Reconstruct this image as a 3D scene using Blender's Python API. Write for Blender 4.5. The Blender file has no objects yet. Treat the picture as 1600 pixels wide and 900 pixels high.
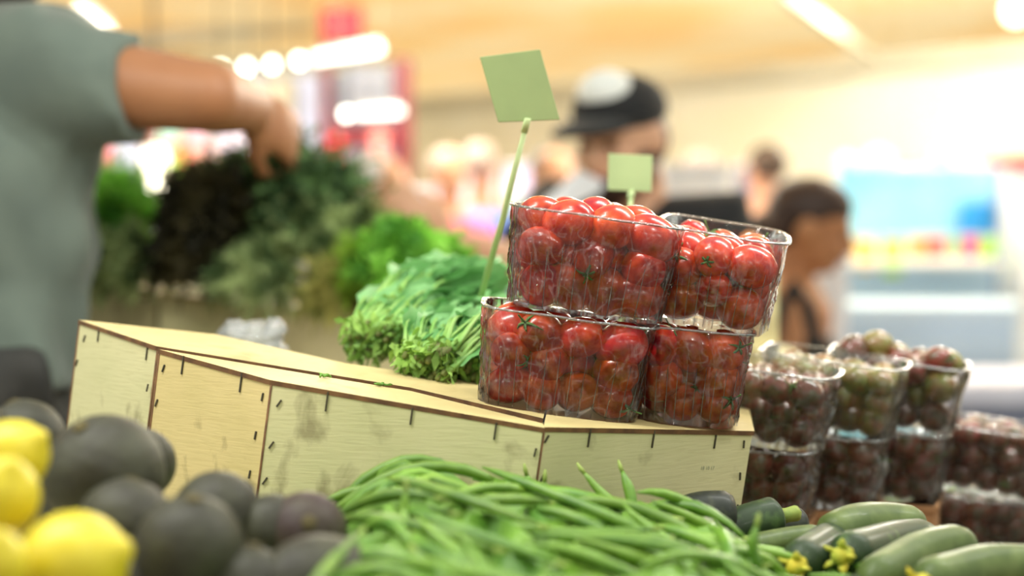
import bpy, bmesh, math, random
import numpy as np
from mathutils import Vector, Matrix, noise
random.seed(7); rng = np.random.default_rng(7)
C = bpy.context.scene.collection
R = math.radians
# ------------------------------------------------------------------ camera, sky, exposure
CAMZ = 1.40; PITCH = R(2.58); FPX = 50/36*1600
cam_d = bpy.data.cameras.new('camera'); cam = bpy.data.objects.new('camera', cam_d); C.objects.link(cam)
cam_d.lens = 50; cam_d.sensor_width = 36; cam_d.clip_start = 0.02; cam_d.clip_end = 200
cam.location = (0, 0, CAMZ); cam.rotation_euler = (math.pi/2-PITCH, 0, 0)
cam_d.dof.use_dof = True; cam_d.dof.focus_distance = 1.045; cam_d.dof.aperture_fstop = 2.4; cam_d.dof.aperture_blades = 0
sc = bpy.context.scene; sc.camera = cam
w = bpy.data.worlds.new('world'); sc.world = w; w.use_nodes = True
bg = w.node_tree.nodes['Background']; bg.inputs[0].default_value = (0.96, 1.0, 0.89, 1); bg.inputs[1].default_value = .80
vs = sc.view_settings; vs.view_transform = 'Standard'; vs.look = 'None'; vs.gamma = 1; vs.use_curve_mapping = False; vs.exposure = 0.0
def area(name, loc, rot, sx, sy, power, col):
    l = bpy.data.lights.new(name, 'AREA'); l.shape = 'RECTANGLE'; l.size = sx; l.size_y = sy; l.energy = power; l.color = col
    o = bpy.data.objects.new(name, l); o.location = loc; o.rotation_euler = rot; C.objects.link(o); return o
def point(name, loc, rad, power, col):
    l = bpy.data.lights.new(name, 'POINT'); l.shadow_soft_size = rad; l.energy = power; l.color = col
    o = bpy.data.objects.new(name, l); o.location = loc; C.objects.link(o); return o
sn_ = bpy.data.lights.new('sun', 'SUN'); sn_.energy = 7; sn_.angle = R(2); sn_.color = (1, .95, .84)
so_ = bpy.data.objects.new('sun', sn_); so_.rotation_euler = (R(-60), 0, R(8)); C.objects.link(so_)
for k_, (x_, y_, p_) in enumerate(((-3.2, 6.2, 80), (-.6, 6.6, 150), (1.7, 4.7, 62), (3.4, 4.7, 62), (2.4, 7.6, 200), (.6, 5.2, 60))):
    point('hall_fill_light', (x_, y_, 2.62), .2, p_, (1, .96, .86))  # added fill lights, out of view, to brighten back wall, wares and canvas
area('highlight_strip', (-.55, .75, 2.2), (R(-6), R(-14), 0), .9, .06, 14, (1, .99, .92))  # this and the far one: unseen strips added for highlights on the tomatoes
area('highlight_strip_far', (.75, 1.3, 2.2), (R(4), R(16), 0), .9, .06, 12, (1, .99, .92))
point('glint_light', (.25, .35, 2.1), .03, 8, (1, .97, .88))  # small unseen lights added for sharp highlights on skins and plastic
point('glint_light', (-.1, 1.0, 2.15), .03, 3, (1, .97, .88))
for x_, y_ in ((-.55, -.5), (.15, -.75), (.75, -.3), (-1.1, .3), (1.25, .5)): point('glint_light', (x_, y_, 2.0), .022, 4.5, (1, .98, .9))  # more added lights around and behind the camera, for glints on the film
sc.cycles.transparent_max_bounces = 24

cp, sp_ = math.cos(PITCH), math.sin(PITCH)
FW = Vector((0, cp, -sp_)); UP = Vector((0, sp_, cp)); RT = Vector((1, 0, 0)); CL = Vector((0, 0, CAMZ))
def P(x, y, d):
    return CL + FW*d + RT*((x-800)/FPX*d) - UP*((y-450)/FPX*d)
def m2p(d): return FPX/d

# ------------------------------------------------------------------ materials
def newmat(name):
    m = bpy.data.materials.new(name); m.use_nodes = True; return m, m.node_tree.nodes, m.node_tree.links, m.node_tree.nodes['Principled BSDF']
def srgb(c):
    return tuple(((v/255)/12.92 if v/255 <= .04045 else ((v/255+.055)/1.055)**2.4) for v in c)+(1,)
def mat(name, c1, c2=None, rough=.6, scale=20, bump=0, bscale=80, spec=.5, stretch=(1,1,1), metal=0, coat=0, transl=0, rand=0, sss=0, contrast=(.35,.65), sheen=0):
    m, N, L, b = newmat(name)
    b.inputs['Roughness'].default_value = rough; b.inputs['Specular IOR Level'].default_value = spec; b.inputs['Metallic'].default_value = metal
    b.inputs['Coat Weight'].default_value = coat; b.inputs['Coat Roughness'].default_value = .12
    b.inputs['Sheen Weight'].default_value = sheen
    if sss: b.inputs['Subsurface Weight'].default_value = sss; b.inputs['Subsurface Radius'].default_value = (.01,.004,.002)
    c1 = srgb(c1); c2 = srgb(c2) if c2 else c1
    tc = N.new('ShaderNodeTexCoord'); mp = N.new('ShaderNodeMapping'); mp.inputs['Scale'].default_value = stretch
    L.new(tc.outputs['Object'], mp.inputs[0])
    nz = N.new('ShaderNodeTexNoise'); nz.inputs['Scale'].default_value = scale; nz.inputs['Detail'].default_value = 5
    L.new(mp.outputs[0], nz.inputs[0])
    cr = N.new('ShaderNodeValToRGB'); cr.color_ramp.elements[0].color = c1; cr.color_ramp.elements[1].color = c2
    cr.color_ramp.elements[0].position, cr.color_ramp.elements[1].position = contrast
    L.new(nz.outputs[0], cr.inputs[0]); out = cr.outputs[0]
    if rand:
        oi = N.new('ShaderNodeObjectInfo'); hs = N.new('ShaderNodeHueSaturation')
        mr = N.new('ShaderNodeMapRange'); mr.inputs[3].default_value = 1-rand; mr.inputs[4].default_value = 1+rand
        mh = N.new('ShaderNodeMapRange'); mh.inputs[3].default_value = .5-rand*.045; mh.inputs[4].default_value = .5+rand*.045
        mu = N.new('ShaderNodeMath'); mu.operation = 'FRACT'; m3 = N.new('ShaderNodeMath'); m3.operation = 'MULTIPLY'; m3.inputs[1].default_value = 7.31
        L.new(oi.outputs['Random'], mr.inputs[0]); L.new(oi.outputs['Random'], m3.inputs[0]); L.new(m3.outputs[0], mu.inputs[0]); L.new(mu.outputs[0], mh.inputs[0])
        L.new(mr.outputs[0], hs.inputs['Value']); L.new(mh.outputs[0], hs.inputs['Hue']); L.new(out, hs.inputs['Color']); out = hs.outputs[0]
    L.new(out, b.inputs['Base Color'])
    if bump:
        nb = N.new('ShaderNodeTexNoise'); nb.inputs['Scale'].default_value = bscale; nb.inputs['Detail'].default_value = 4; L.new(mp.outputs[0], nb.inputs[0])
        bp = N.new('ShaderNodeBump'); bp.inputs['Strength'].default_value = bump; bp.inputs['Distance'].default_value = .002
        L.new(nb.outputs[0], bp.inputs['Height']); L.new(bp.outputs[0], b.inputs['Normal'])
    if transl:
        tr = N.new('ShaderNodeBsdfTranslucent'); mx = N.new('ShaderNodeMixShader'); mx.inputs[0].default_value = transl
        L.new(out, tr.inputs[0]); L.new(b.outputs[0], mx.inputs[1]); L.new(tr.outputs[0], mx.inputs[2]); L.new(mx.outputs[0], N['Material Output'].inputs[0])
    return m
def emit(name, col, s):
    m, N, L, b = newmat(name); b.inputs['Base Color'].default_value = (.8,.8,.8,1)
    b.inputs['Emission Color'].default_value = srgb(col); b.inputs['Emission Strength'].default_value = s; return m
def plastic(name, haze=.05, bump=.5, bscale=60, stretch=(1,1,1), gain=1.6, rough=.06, crease=0):
    m, N, L, b = newmat(name); N.remove(b)
    tr = N.new('ShaderNodeBsdfTransparent'); tr.inputs[0].default_value = (.995,1,1,1)
    gl = N.new('ShaderNodeBsdfGlossy'); gl.inputs['Roughness'].default_value = rough
    df = N.new('ShaderNodeBsdfDiffuse'); df.inputs[0].default_value = (.85,.88,.88,1)
    fr = N.new('ShaderNodeFresnel'); fr.inputs[0].default_value = 1.45
    mu = N.new('ShaderNodeMath'); mu.operation = 'MULTIPLY'; mu.inputs[1].default_value = gain; mu.use_clamp = True
    tc = N.new('ShaderNodeTexCoord'); mp = N.new('ShaderNodeMapping'); mp.inputs['Scale'].default_value = stretch
    nz = N.new('ShaderNodeTexNoise'); nz.inputs['Scale'].default_value = bscale; nz.inputs['Detail'].default_value = 3; nz.inputs['Distortion'].default_value = 1.2
    bp = N.new('ShaderNodeBump'); bp.inputs['Strength'].default_value = bump; bp.inputs['Distance'].default_value = .006
    L.new(tc.outputs['Object'], mp.inputs[0]); L.new(mp.outputs[0], nz.inputs[0]); L.new(nz.outputs[0], bp.inputs['Height'])
    for n in (fr, gl, df): L.new(bp.outputs[0], n.inputs['Normal'])
    a = N.new('ShaderNodeMixShader'); a.inputs[0].default_value = haze
    if crease:
        acc = None
        for sc_, st_ in ((26, (1.6,1.6,.35)), (15, (1,1,1.3))):
            m2 = N.new('ShaderNodeMapping'); m2.inputs['Scale'].default_value = st_; m2.inputs['Location'].default_value = (sc_, 1, 2); L.new(tc.outputs['Object'], m2.inputs[0])
            n2 = N.new('ShaderNodeTexNoise'); n2.inputs['Scale'].default_value = sc_; n2.inputs['Detail'].default_value = 2.5; n2.inputs['Distortion'].default_value = 1.5; L.new(m2.outputs[0], n2.inputs[0])
            s1 = N.new('ShaderNodeMath'); s1.operation = 'SUBTRACT'; s1.inputs[1].default_value = .5; L.new(n2.outputs[0], s1.inputs[0])
            s2 = N.new('ShaderNodeMath'); s2.operation = 'ABSOLUTE'; L.new(s1.outputs[0], s2.inputs[0])
            s3 = N.new('ShaderNodeMapRange'); s3.inputs[1].default_value = 0; s3.inputs[2].default_value = .014; s3.inputs[3].default_value = crease; s3.inputs[4].default_value = haze; L.new(s2.outputs[0], s3.inputs[0])
            if acc is None: acc = s3.outputs[0]
            else:
                mxx = N.new('ShaderNodeMath'); mxx.operation = 'MAXIMUM'; L.new(acc, mxx.inputs[0]); L.new(s3.outputs[0], mxx.inputs[1]); acc = mxx.outputs[0]
        L.new(acc, a.inputs[0])
    L.new(tr.outputs[0], a.inputs[1]); L.new(df.outputs[0], a.inputs[2])
    c = N.new('ShaderNodeMixShader'); L.new(fr.outputs[0], mu.inputs[0]); L.new(mu.outputs[0], c.inputs[0]); L.new(a.outputs[0], c.inputs[1]); L.new(gl.outputs[0], c.inputs[2])
    L.new(c.outputs[0], N['Material Output'].inputs[0]); return m
def wood(name, base, base2, dark, spots=.62):
    m, N, L, b = newmat(name); b.inputs['Roughness'].default_value = .62; b.inputs['Specular IOR Level'].default_value = .3
    tc = N.new('ShaderNodeTexCoord')
    def nzz(s, st, det=6, dist=0):
        mp = N.new('ShaderNodeMapping'); mp.inputs['Scale'].default_value = st; L.new(tc.outputs['Object'], mp.inputs[0])
        n = N.new('ShaderNodeTexNoise'); n.inputs['Scale'].default_value = s; n.inputs['Detail'].default_value = det; n.inputs['Distortion'].default_value = dist; L.new(mp.outputs[0], n.inputs[0]); return n
    a = nzz(9, (1,1,1)); r = N.new('ShaderNodeValToRGB'); r.color_ramp.elements[0].color = srgb(base); r.color_ramp.elements[1].color = srgb(base2)
    r.color_ramp.elements[0].position = .35; r.color_ramp.elements[1].position = .66; L.new(a.outputs[0], r.inputs[0])
    g = nzz(40, (1,1,12), 4, .6); gr = N.new('ShaderNodeValToRGB'); gr.color_ramp.elements[0].color = (.86,.85,.8,1); gr.color_ramp.elements[1].color = (1,1,1,1)
    gr.color_ramp.elements[0].position = .3; gr.color_ramp.elements[1].position = .5; L.new(g.outputs[0], gr.inputs[0])
    m1 = N.new('ShaderNodeMixRGB'); m1.blend_type = 'MULTIPLY'; m1.inputs[0].default_value = .5; L.new(r.outputs[0], m1.inputs[1]); L.new(gr.outputs[0], m1.inputs[2])
    s = nzz(38, (1,1,.7), 8, .3); s2 = nzz(11, (1,1,1), 3); mm = N.new('ShaderNodeMath'); mm.operation = 'MULTIPLY'; L.new(s.outputs[0], mm.inputs[0]); L.new(s2.outputs[0], mm.inputs[1])
    sr = N.new('ShaderNodeValToRGB'); sr.color_ramp.elements[0].position = .285; sr.color_ramp.elements[0].color = (0,0,0,1); sr.color_ramp.elements[1].position = .37; sr.color_ramp.elements[1].color = (1,1,1,1); L.new(mm.outputs[0], sr.inputs[0])
    m2 = N.new('ShaderNodeMixRGB'); m2.inputs[2].default_value = srgb(dark); mf = N.new('ShaderNodeMath'); mf.operation = 'MULTIPLY'; mf.inputs[1].default_value = spots
    L.new(sr.outputs[0], mf.inputs[0]); L.new(mf.outputs[0], m2.inputs[0]); L.new(m1.outputs[0], m2.inputs[1]); L.new(m2.outputs[0], b.inputs['Base Color'])
    bp = N.new('ShaderNodeBump'); bp.inputs['Strength'].default_value = .25; bp.inputs['Distance'].default_value = .0008; L.new(g.outputs[0], bp.inputs['Height']); L.new(bp.outputs[0], b.inputs['Normal'])
    return m

C_ = lambda n, c: mat(n, c, tuple(min(255, v+8) for v in c), .7, 5)
# ------------------------------------------------------------------ mesh helpers
class MB:
    def __init__(s): s.v = []; s.f = []
    def add(s, v, f):
        k = len(s.v); s.v += [tuple(p) for p in v]; s.f += [tuple(i+k for i in q) for q in f]; return s
    def box(s, c, size, M=None):
        c = Vector(c); hx, hy, hz = [t/2 for t in size]
        v = [Vector((x, y, z)) for x in (-hx, hx) for y in (-hy, hy) for z in (-hz, hz)]
        if M is not None: v = [M @ p for p in v]
        return s.add([p+c for p in v], [(0,1,3,2),(4,6,7,5),(0,4,5,1),(2,3,7,6),(0,2,6,4),(1,5,7,3)])
    def prism(s, pts, down):
        n = len(pts); v = [Vector(p) for p in pts]+[Vector(p)+down for p in pts]
        return s.add(v, [tuple(range(n)), tuple(range(2*n-1, n-1, -1))]+[(i, i+n, (i+1) % n+n, (i+1) % n) for i in range(n)])
    def tube(s, pts, rad, n=10, flat=1.0, cap=True, up=None):
        pts = [Vector(p) for p in pts]; m = len(pts)
        if not hasattr(rad, '__len__'): rad = [rad]*m
        rings = []; prev = None
        for i, p in enumerate(pts):
            t = (pts[min(i+1, m-1)]-pts[max(i-1, 0)])
            t = t.normalized() if t.length > 1e-9 else Vector((0,0,1))
            if prev is None:
                a = up if up is not None else (Vector((0,0,1)) if abs(t.z) < .9 else Vector((1,0,0)))
                u = (a-t*a.dot(t)).normalized()
            else: u = (prev-t*prev.dot(t)); u = u.normalized() if u.length > 1e-6 else t.orthogonal().normalized()
            prev = u; wv = t.cross(u)
            rings.append([p+(u*math.cos(2*math.pi*k/n)*flat+wv*math.sin(2*math.pi*k/n))*rad[i] for k in range(n)])
        v = [q for r in rings for q in r]; f = []
        for i in range(m-1):
            for k in range(n):
                f.append((i*n+k, i*n+(k+1) % n, (i+1)*n+(k+1) % n, (i+1)*n+k))
        if cap:
            f.append(tuple(range(n-1, -1, -1))); f.append(tuple((m-1)*n+k for k in range(n)))
        return s.add(v, f)
    def ctube(s, pts, rad, n=14, **k):   # rounded ends
        pts = [Vector(p) for p in pts]
        a, b = pts[0], pts[-1]; da = (a-pts[1]).normalized(); db = (b-pts[-2]).normalized(); ra, rb = rad[0], rad[-1]
        pa = [a+da*ra*math.sin(t) for t in (1.45, 1.1, .6)]; qa = [ra*math.cos(t) for t in (1.45, 1.1, .6)]
        pb = [b+db*rb*math.sin(t) for t in (.6, 1.1, 1.45)]; qb = [rb*math.cos(t) for t in (.6, 1.1, 1.45)]
        return s.tube(pa+pts+pb, qa+list(rad)+qb, n, **k)
    def ell(s, c, r, M=None, nu=20, nv=14, fn=None):
        c = Vector(c); v = []; f = []
        for j in range(1, nv):
            th = math.pi*j/nv
            for i in range(nu):
                ph = 2*math.pi*i/nu
                p = Vector((math.sin(th)*math.cos(ph), math.sin(th)*math.sin(ph), math.cos(th)))
                if fn: p = p*fn(p)
                v.append(Vector((p.x*r[0], p.y*r[1], p.z*r[2])))
        t = Vector((0,0,1)); b = Vector((0,0,-1))
        if fn: t = t*fn(t); b = b*fn(b)
        v.append(Vector((0,0,t.z*r[2]))); v.append(Vector((0,0,b.z*r[2])))
        for j in range(nv-2):
            for i in range(nu): f.append((j*nu+i, (j+1)*nu+i, (j+1)*nu+(i+1) % nu, j*nu+(i+1) % nu))
        T = (nv-1)*nu
        for i in range(nu): f.append((T, i, (i+1) % nu)); f.append((T+1, (nv-2)*nu+(i+1) % nu, (nv-2)*nu+i))
        if M is not None: v = [M @ p for p in v]
        return s.add([p+c for p in v], f)
    def mesh(s, name, smooth=True):
        me = bpy.data.meshes.new(name); me.from_pydata(s.v, [], s.f); me.update()
        bm = bmesh.new(); bm.from_mesh(me); bmesh.ops.recalc_face_normals(bm, faces=bm.faces); bm.to_mesh(me); bm.free()
        if smooth: me.polygons.foreach_set('use_smooth', [True]*len(me.polygons))
        return me
    def build(s, name, m, parent=None, smooth=True, **k):
        return obj(name, s.mesh(name, smooth), m, parent, **k)
def obj(name, me, m, parent=None, loc=None, label=None):
    if m and not me.materials: me.materials.append(m)
    o = bpy.data.objects.new(name, me); C.objects.link(o)
    if parent is not None: o.parent = parent
    if loc is not None: o.location = loc
    if label: o['label'] = label
    return o
def tag(o, label, cat, group=None, kind=None):
    o['label'] = label; o['category'] = cat
    if group: o['group'] = group
    if kind: o['kind'] = kind
    return o
def struct(name, b, m, smooth=False, label=None):
    o = b.build(name, m, None, smooth); o['kind'] = 'structure'
    if label: o['label'] = label
    return o
def thing(name, label, cat, loc=(0,0,0), M=None, group=None):
    o = bpy.data.objects.new(name, None); C.objects.link(o); o.empty_display_size = .05
    if M is not None: o.matrix_world = Matrix.Translation(Vector(loc)) @ M.to_4x4()
    else: o.location = loc
    return tag(o, label, cat, group)
def bevel(o, wd=.003, seg=2):
    md = o.modifiers.new('b', 'BEVEL'); md.width = wd; md.segments = seg; md.limit_method = 'ANGLE'; return o
def remeshed(b, name, m, parent, voxel=.008, smooth=4, label=None, deform=None):
    """one continuous surface grown from overlapping limbs"""
    me = b.mesh(name); o = bpy.data.objects.new('tmp', me); C.objects.link(o)
    r = o.modifiers.new('r', 'REMESH'); r.mode = 'VOXEL'; r.voxel_size = voxel; r.use_smooth_shade = True
    s = o.modifiers.new('s', 'SMOOTH'); s.factor = .5; s.iterations = smooth
    dg = bpy.context.evaluated_depsgraph_get(); dg.update()
    me2 = bpy.data.meshes.new_from_object(o.evaluated_get(dg)); me2.name = name
    bpy.data.objects.remove(o); me2.materials.clear()
    if deform:
        for v in me2.vertices: v.co = deform(v.co.copy())
    me2.polygons.foreach_set('use_smooth', [True]*len(me2.polygons))
    return obj(name, me2, m, parent, label=label)
def frame(roll, tilt=0, yaw=0):
    n = Vector((math.sin(roll), -tilt, math.cos(roll))).normalized()
    e1 = Vector((math.cos(yaw), math.sin(yaw), 0)); e1 = (e1-n*e1.dot(n)).normalized(); e2 = n.cross(e1)
    return Matrix((e1, e2, n)).transposed()
def rotz(a): return Matrix.Rotation(a, 3, 'Z')
def smoothpts(pts, n=12):
    pts = [Vector(p) for p in pts]; out = []
    q = [pts[0]*2-pts[1]]+pts+[pts[-1]*2-pts[-2]]; m = len(pts)-1
    for i in range(n+1):
        t = i/n*m; k = min(int(t), m-1); u = t-k; a, b, c, d = q[k:k+4]
        out.append(.5*((2*b)+(c-a)*u+(2*a-5*b+4*c-d)*u*u+(3*b-a-3*c+d)*u**3))
    return out

# ------------------------------------------------------------------ the hall
M_floor = mat('concrete_floor', (150,150,145), (175,173,165), .7, 3)
M_wall = mat('cream_wall', (244,238,214), (250,246,228), .8, 1.5)
M_canvas = mat('tan_canvas', (255,232,190), (255,244,220), .85, .9, transl=.5, contrast=(.4,.6))
M_beam = mat('grey_beam', (190,185,165), (205,200,180), .6, 2)
M_white = mat('white_paint', (240,242,238), (250,250,250), .5, 4)
f = MB().box((0, 6, -.05), (24, 34, .1)); struct('floor', f, M_floor)
wa = Vector((-.96, 13.3, 0)); wb = Vector((3.42, 9.5, 0)); wd = (wb-wa).normalized(); wn = Vector((wd.y, -wd.x, 0))
def wallbox(p, q, z0, z1, th=.1):
    n = Vector(((q-p).y, -(q-p).x, 0)).normalized()*-th
    a, b = Vector(p), Vector(q)
    return MB().prism([Vector((t.x, t.y, z1)) for t in (a, b, b+n, a+n)], Vector((0, 0, z0-z1)))
HC = 2.6
struct('wall_back', wallbox(wa-wd*.2, wb+wd*.05, 0, HC), M_wall)
struct('wall_side', wallbox(Vector((-7.5, 12.2, 0)), Vector((-1.1, 13.4, 0)), 0, 3.2), M_wall)
struct('wall_right', wallbox(wb+wd*.05, wb+wd*3.2, 0, HC), M_white)
struct('wall_front_unseen', MB().box((0, -3.2, 1.5), (12, .1, 3.0)), mat('dark_unseen_wall', (96,92,84), (112,106,96), .8, 2))  # wall added out of view to cut front fill and film reflections
struct('ceiling', MB().box((.6, 11.6, HC+.32), (20, 16.8, .02), None), M_canvas)
def beam(name, a, b, wdt, hgt, m, kind=True, label=None):
    a, b = Vector(a), Vector(b); x = (b-a).normalized(); z = (Vector((0,0,1))-x*x.z).normalized(); y = z.cross(x)
    M = Matrix((x, y, z)).transposed()
    bb = MB().box((a+b)/2, ((b-a).length, wdt, hgt), M)
    return struct(name, bb, m) if kind else bb
beam('trim_1', P(640,166,13), P(1640,74,9.2), .1, .12, M_beam)
beam('trim_2', P(1225,-8,6.9), P(1368,92,9.6), .05, .05, M_beam)
beam('trim_3', P(100,80,11), P(560,22,11), .15, .14, M_beam)

# ------------------------------------------------------------------ table under everything
M_table = mat('grey_wood_boards', (120,105,85), (95,82,66), .7, 6, stretch=(1,8,1), bump=.2)
TZ = CAMZ-.352
def table(name, label, x0, x1, y0, y1):
    t = thing(name, label, 'table', ((x0+x1)/2, (y0+y1)/2, 0)); cx, cy = (x0+x1)/2, (y0+y1)/2
    bevel(MB().box((0, 0, TZ-.015), (x1-x0, y1-y0, .03)).build('tabletop', M_table, t, False))
    for sx in (-1, 1):
        for sy in (-1, 1):
            MB().box((sx*((x1-x0)/2-.05), sy*((y1-y0)/2-.05), (TZ-.03)/2), (.05, .05, TZ-.03)).build('leg', M_table, t, False)
    return t
table('market_table', 'wooden market table under the beans, crates and tomato punnets', -.5, .95, .42, 1.9)
table('market_table', 'wooden market table behind, under the crates of herbs', -1.15, -.02, 1.93, 2.56)

# ------------------------------------------------------------------ upturned crates
M_ply = wood('pale_plywood', (212,206,160), (196,194,146), (95,82,50), .55)
M_ply2 = wood('yellowed_plywood', (216,196,140), (200,184,126), (90,74,44), .7)
M_lid = wood('tan_lid_board', (206,188,134), (190,172,118), (110,85,50), .3)
M_edge = mat('brown_board_edge', (120,84,48), (86,58,34), .8, 90)
M_staple = mat('dark_staple', (52,48,36), (74,68,50), .5, 50)
Q0 = P(1000, 668, 1.03); NP = Vector((math.sin(R(8)), -.03, math.cos(R(8)))).normalized()
def onplane(x, y, Q=Q0, n=NP):
    dr = P(x, y, 1)-CL; return CL+dr*((Q-CL).dot(n)/dr.dot(n))
def crate(label, front, back, depth, mats, staples, side_staples=(), Q=Q0, n=NP, lid_t=.0035, edge_n=None):
    t = thing('wooden_crate', label, 'crate', onplane(*front[0], Q, n)-n*depth)
    o0 = t.location.copy()
    F = [onplane(*p, Q, n) for p in front]; B = [onplane(*p, Q, n) for p in back]
    poly = F+B
    cen = sum(poly, Vector())/len(poly)
    lid = MB().prism([p+(p-cen).normalized()*.0015-o0 for p in poly], -n*lid_t).build('lid', M_lid, t, False)
    lid.data.materials.append(M_edge)
    for pl in lid.data.polygons:
        if abs(pl.normal.dot(n)) < .6: pl.material_index = 1
    bod = [p-n*lid_t-o0 for p in poly]
    def inset(pp, k): return [p+(cen-o0-p).normalized()*k for p in pp]
    MB().prism(inset(bod, .006), -n*(depth-lid_t-.004)).build('crate_body', mats[0], t, False)
    for i in range(len(F)-1):
        a, b = bod[i], bod[i+1]; ex = (b-a).normalized(); nn = ex.cross(n).normalized()
        if nn.y > 0: nn = -nn
        MB().prism([a, b, b-nn*.004, a-nn*.004], -n*(depth-lid_t)).build('side_panel', mats[i % len(mats)], t, False)
    for p in bod[:len(F)-1]:
        MB().tube([p, p-n*(depth-lid_t)], [.0009, .0009], 6).build('corner_edge', M_edge, t)
    for (sx, sy, ln, lean) in staples:
        # the panel whose edge is nearest under that point
        best = None
        for i in range(len(F)-1):
            a, b = F[i], F[i+1]; ex = (b-a).normalized(); nn = ex.cross(n).normalized()
            if nn.y > 0: nn = -nn
            dr = P(sx, sy, 1)-CL; s = (a-CL).dot(nn)/dr.dot(nn); p = CL+dr*s; u = (p-a).dot(ex)/(b-a).length
            if -.02 <= u <= 1.02: best = (p, ex, nn)
        if best is None: continue
        p, ex, nn = best; dv = (-n*math.cos(lean)+ex*math.sin(lean)).normalized(); yv = nn; xv = dv.cross(yv)
        M = Matrix((xv, yv, dv)).transposed()
        MB().box(p+dv*ln/2+nn*.0006-o0, (.0011, .001, ln), M).build('staple', M_staple, t, False)
    return t
def sidest(pts): return [(x, y, .006, l) for x, y, l in pts]
crA = crate('long pale upturned crate, its far corner beside the grey t-shirt, leafy bunches on top',
      [(125,500),(247,541),(640,605),(846,653)], [(860,598),(700,590),(540,568),(340,523)], .17, [M_ply, M_ply, M_ply],
      [(156,511,.012,0),(232,537,.013,0)]+sidest([(134,524,-.35),(122,562,-.35),(112,603,-.35),(232,600,-.1)]))
crB = crate('yellow stained crate end overlapping the pale crate behind the avocados',
      [(250,546),(425,594),(848,668)], [(845,661),(640,611)], .16, [M_ply2, M_ply],
      [(288,556,.014,0),(379,583,.014,0),(513,612,.014,0),(645,637,.012,0),(776,660,.012,0)]+
      sidest([(258,570,-.3),(247,624,-.3),(412,614,-.1),(401,674,-.1),(392,735,-.1),(440,625,-.5),(428,690,-.5),(418,746,-.5),(838,700,-.1)]))
crC = crate('pale crate holding up the red tomato punnets, faint date stamp near its corner',
      [(851,667),(1176,673)], [(1168,634),(866,599)], .15, [M_ply],
      [(922,670,.013,0),(1022,672,.013,0),(1119,674,.013,0)]+sidest([(1162,688,.1),(1156,738,.15),(1152,788,.15),(857,680,-.5),(850,740,-.4)]))
# faint stamp
M_ink = mat('faint_grey_ink', (150,154,128), (164,168,138), .8, 200)
a, b = onplane(851,667), onplane(1176,673); ex = (b-a).normalized(); nn = ex.cross(NP).normalized()
if nn.y > 0: nn = -nn
dr = P(1094, 734, 1)-CL; sp0 = CL+dr*((a-CL).dot(nn)/dr.dot(nn))
cu = bpy.data.curves.new('stamp_text', 'FONT'); cu.body = '18 10 17'; cu.size = .0040; cu.extrude = .00003
to = bpy.data.objects.new('tmp_text', cu); C.objects.link(to); dg = bpy.context.evaluated_depsgraph_get(); dg.update()
tme = bpy.data.meshes.new_from_object(to.evaluated_get(dg)); bpy.data.objects.remove(to)
Mt = Matrix((ex, NP, nn)).transposed(); loc0 = crC.location
for v in tme.vertices: v.co = Mt @ v.co + (sp0+nn*.0002-Vector(loc0))
tme.materials.clear(); obj('date_stamp', tme, M_ink, crC, label='faint grey printed date stamp')

# rear crates
M_ply3 = wood('tan_plywood', (216,204,158), (200,190,142), (110,90,60), .35)  # light tan plywood, the boards' own colour
Q1 = P(250, 462, 2.0)
n1 = Vector((math.sin(R(9)), -.02, math.cos(R(9)))).normalized()
BK = n1.cross((onplane(650,500,Q1,n1)-onplane(-20,398,Q1,n1)).normalized()).normalized()
def rear(label, x0, y0, x1, y1, m):
    F = [onplane(x0, y0, Q1, n1), onplane(x1, y1, Q1, n1)]
    t = thing('wooden_crate', label, 'crate', F[0]-Vector((0,0,.2)))
    o0 = t.location; ex = (F[1]-F[0]).normalized(); bk = BK*.42
    ztop = 0
    pts = [F[0], F[1], F[1]+bk, F[0]+bk]
    v = [p-o0 for p in pts]+[Vector((p.x, p.y, TZ+.001))-o0 for p in pts]
    MB().add(v, [(0,1,2,3),(7,6,5,4)]+[(i, i+4, (i+1) % 4+4, (i+1) % 4) for i in range(4)]).build('crate_body', m, t, False)
    rim = MB()
    rim.prism([F[0]-o0-bk.normalized()*.003, F[1]-o0-bk.normalized()*.003, F[1]-o0+bk.normalized()*.006, F[0]-o0+bk.normalized()*.006], n1*.006)
    rim.build('top_rail', M_lid, t, False)
    for k in (.2, .5, .8):
        p = F[0]+(F[1]-F[0])*k-o0-bk.normalized()*.004
        MB().box(p-n1*.01, (.0016, .0012, .018)).build('staple', M_staple, t, False)
    return t
rear('tan crate in the far row, beside the man in the grey t-shirt, parsley on it', -20, 398, 243, 461, M_ply3)
rear('whitish crate in the far row, under the darkest herb heap', 249, 463, 420, 484, M_ply)
rear('tan crate in the far row, under the yellowish roots and behind the crumpled bag', 425, 484, 650, 500, M_ply3)

# ------------------------------------------------------------------ tomatoes in punnets
M_tray = plastic('clear_tray_plastic', haze=.0, bump=.3, bscale=60, stretch=(1,1,.3), gain=.75, rough=.04)
M_film = plastic('wrinkled_film', haze=.004, bump=.8, bscale=26, stretch=(1.4,1.4,.6), gain=1.35, rough=.035, crease=.08)
M_rib = plastic('rib_plastic', haze=.12, bump=.3, bscale=90, gain=2.0, rough=.08)
M_rim = plastic('thick_clear_rim', haze=.12, bump=.4, bscale=90, gain=2.4, rough=.1)
M_tom = mat('red_tomato_skin', (214,70,30), (160,20,12), .24, 1.3, bump=.04, bscale=30, spec=.6, coat=.3, rand=.2)
M_cal = mat('green_calyx', (62,96,40), (92,128,58), .6, 60, rand=.1)
M_pur = mat('brown_purple_tomato_skin', (112,52,36), (74,64,34), .28, 1.6, spec=.6, coat=.4, rand=.3, contrast=(.42,.6))
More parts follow.
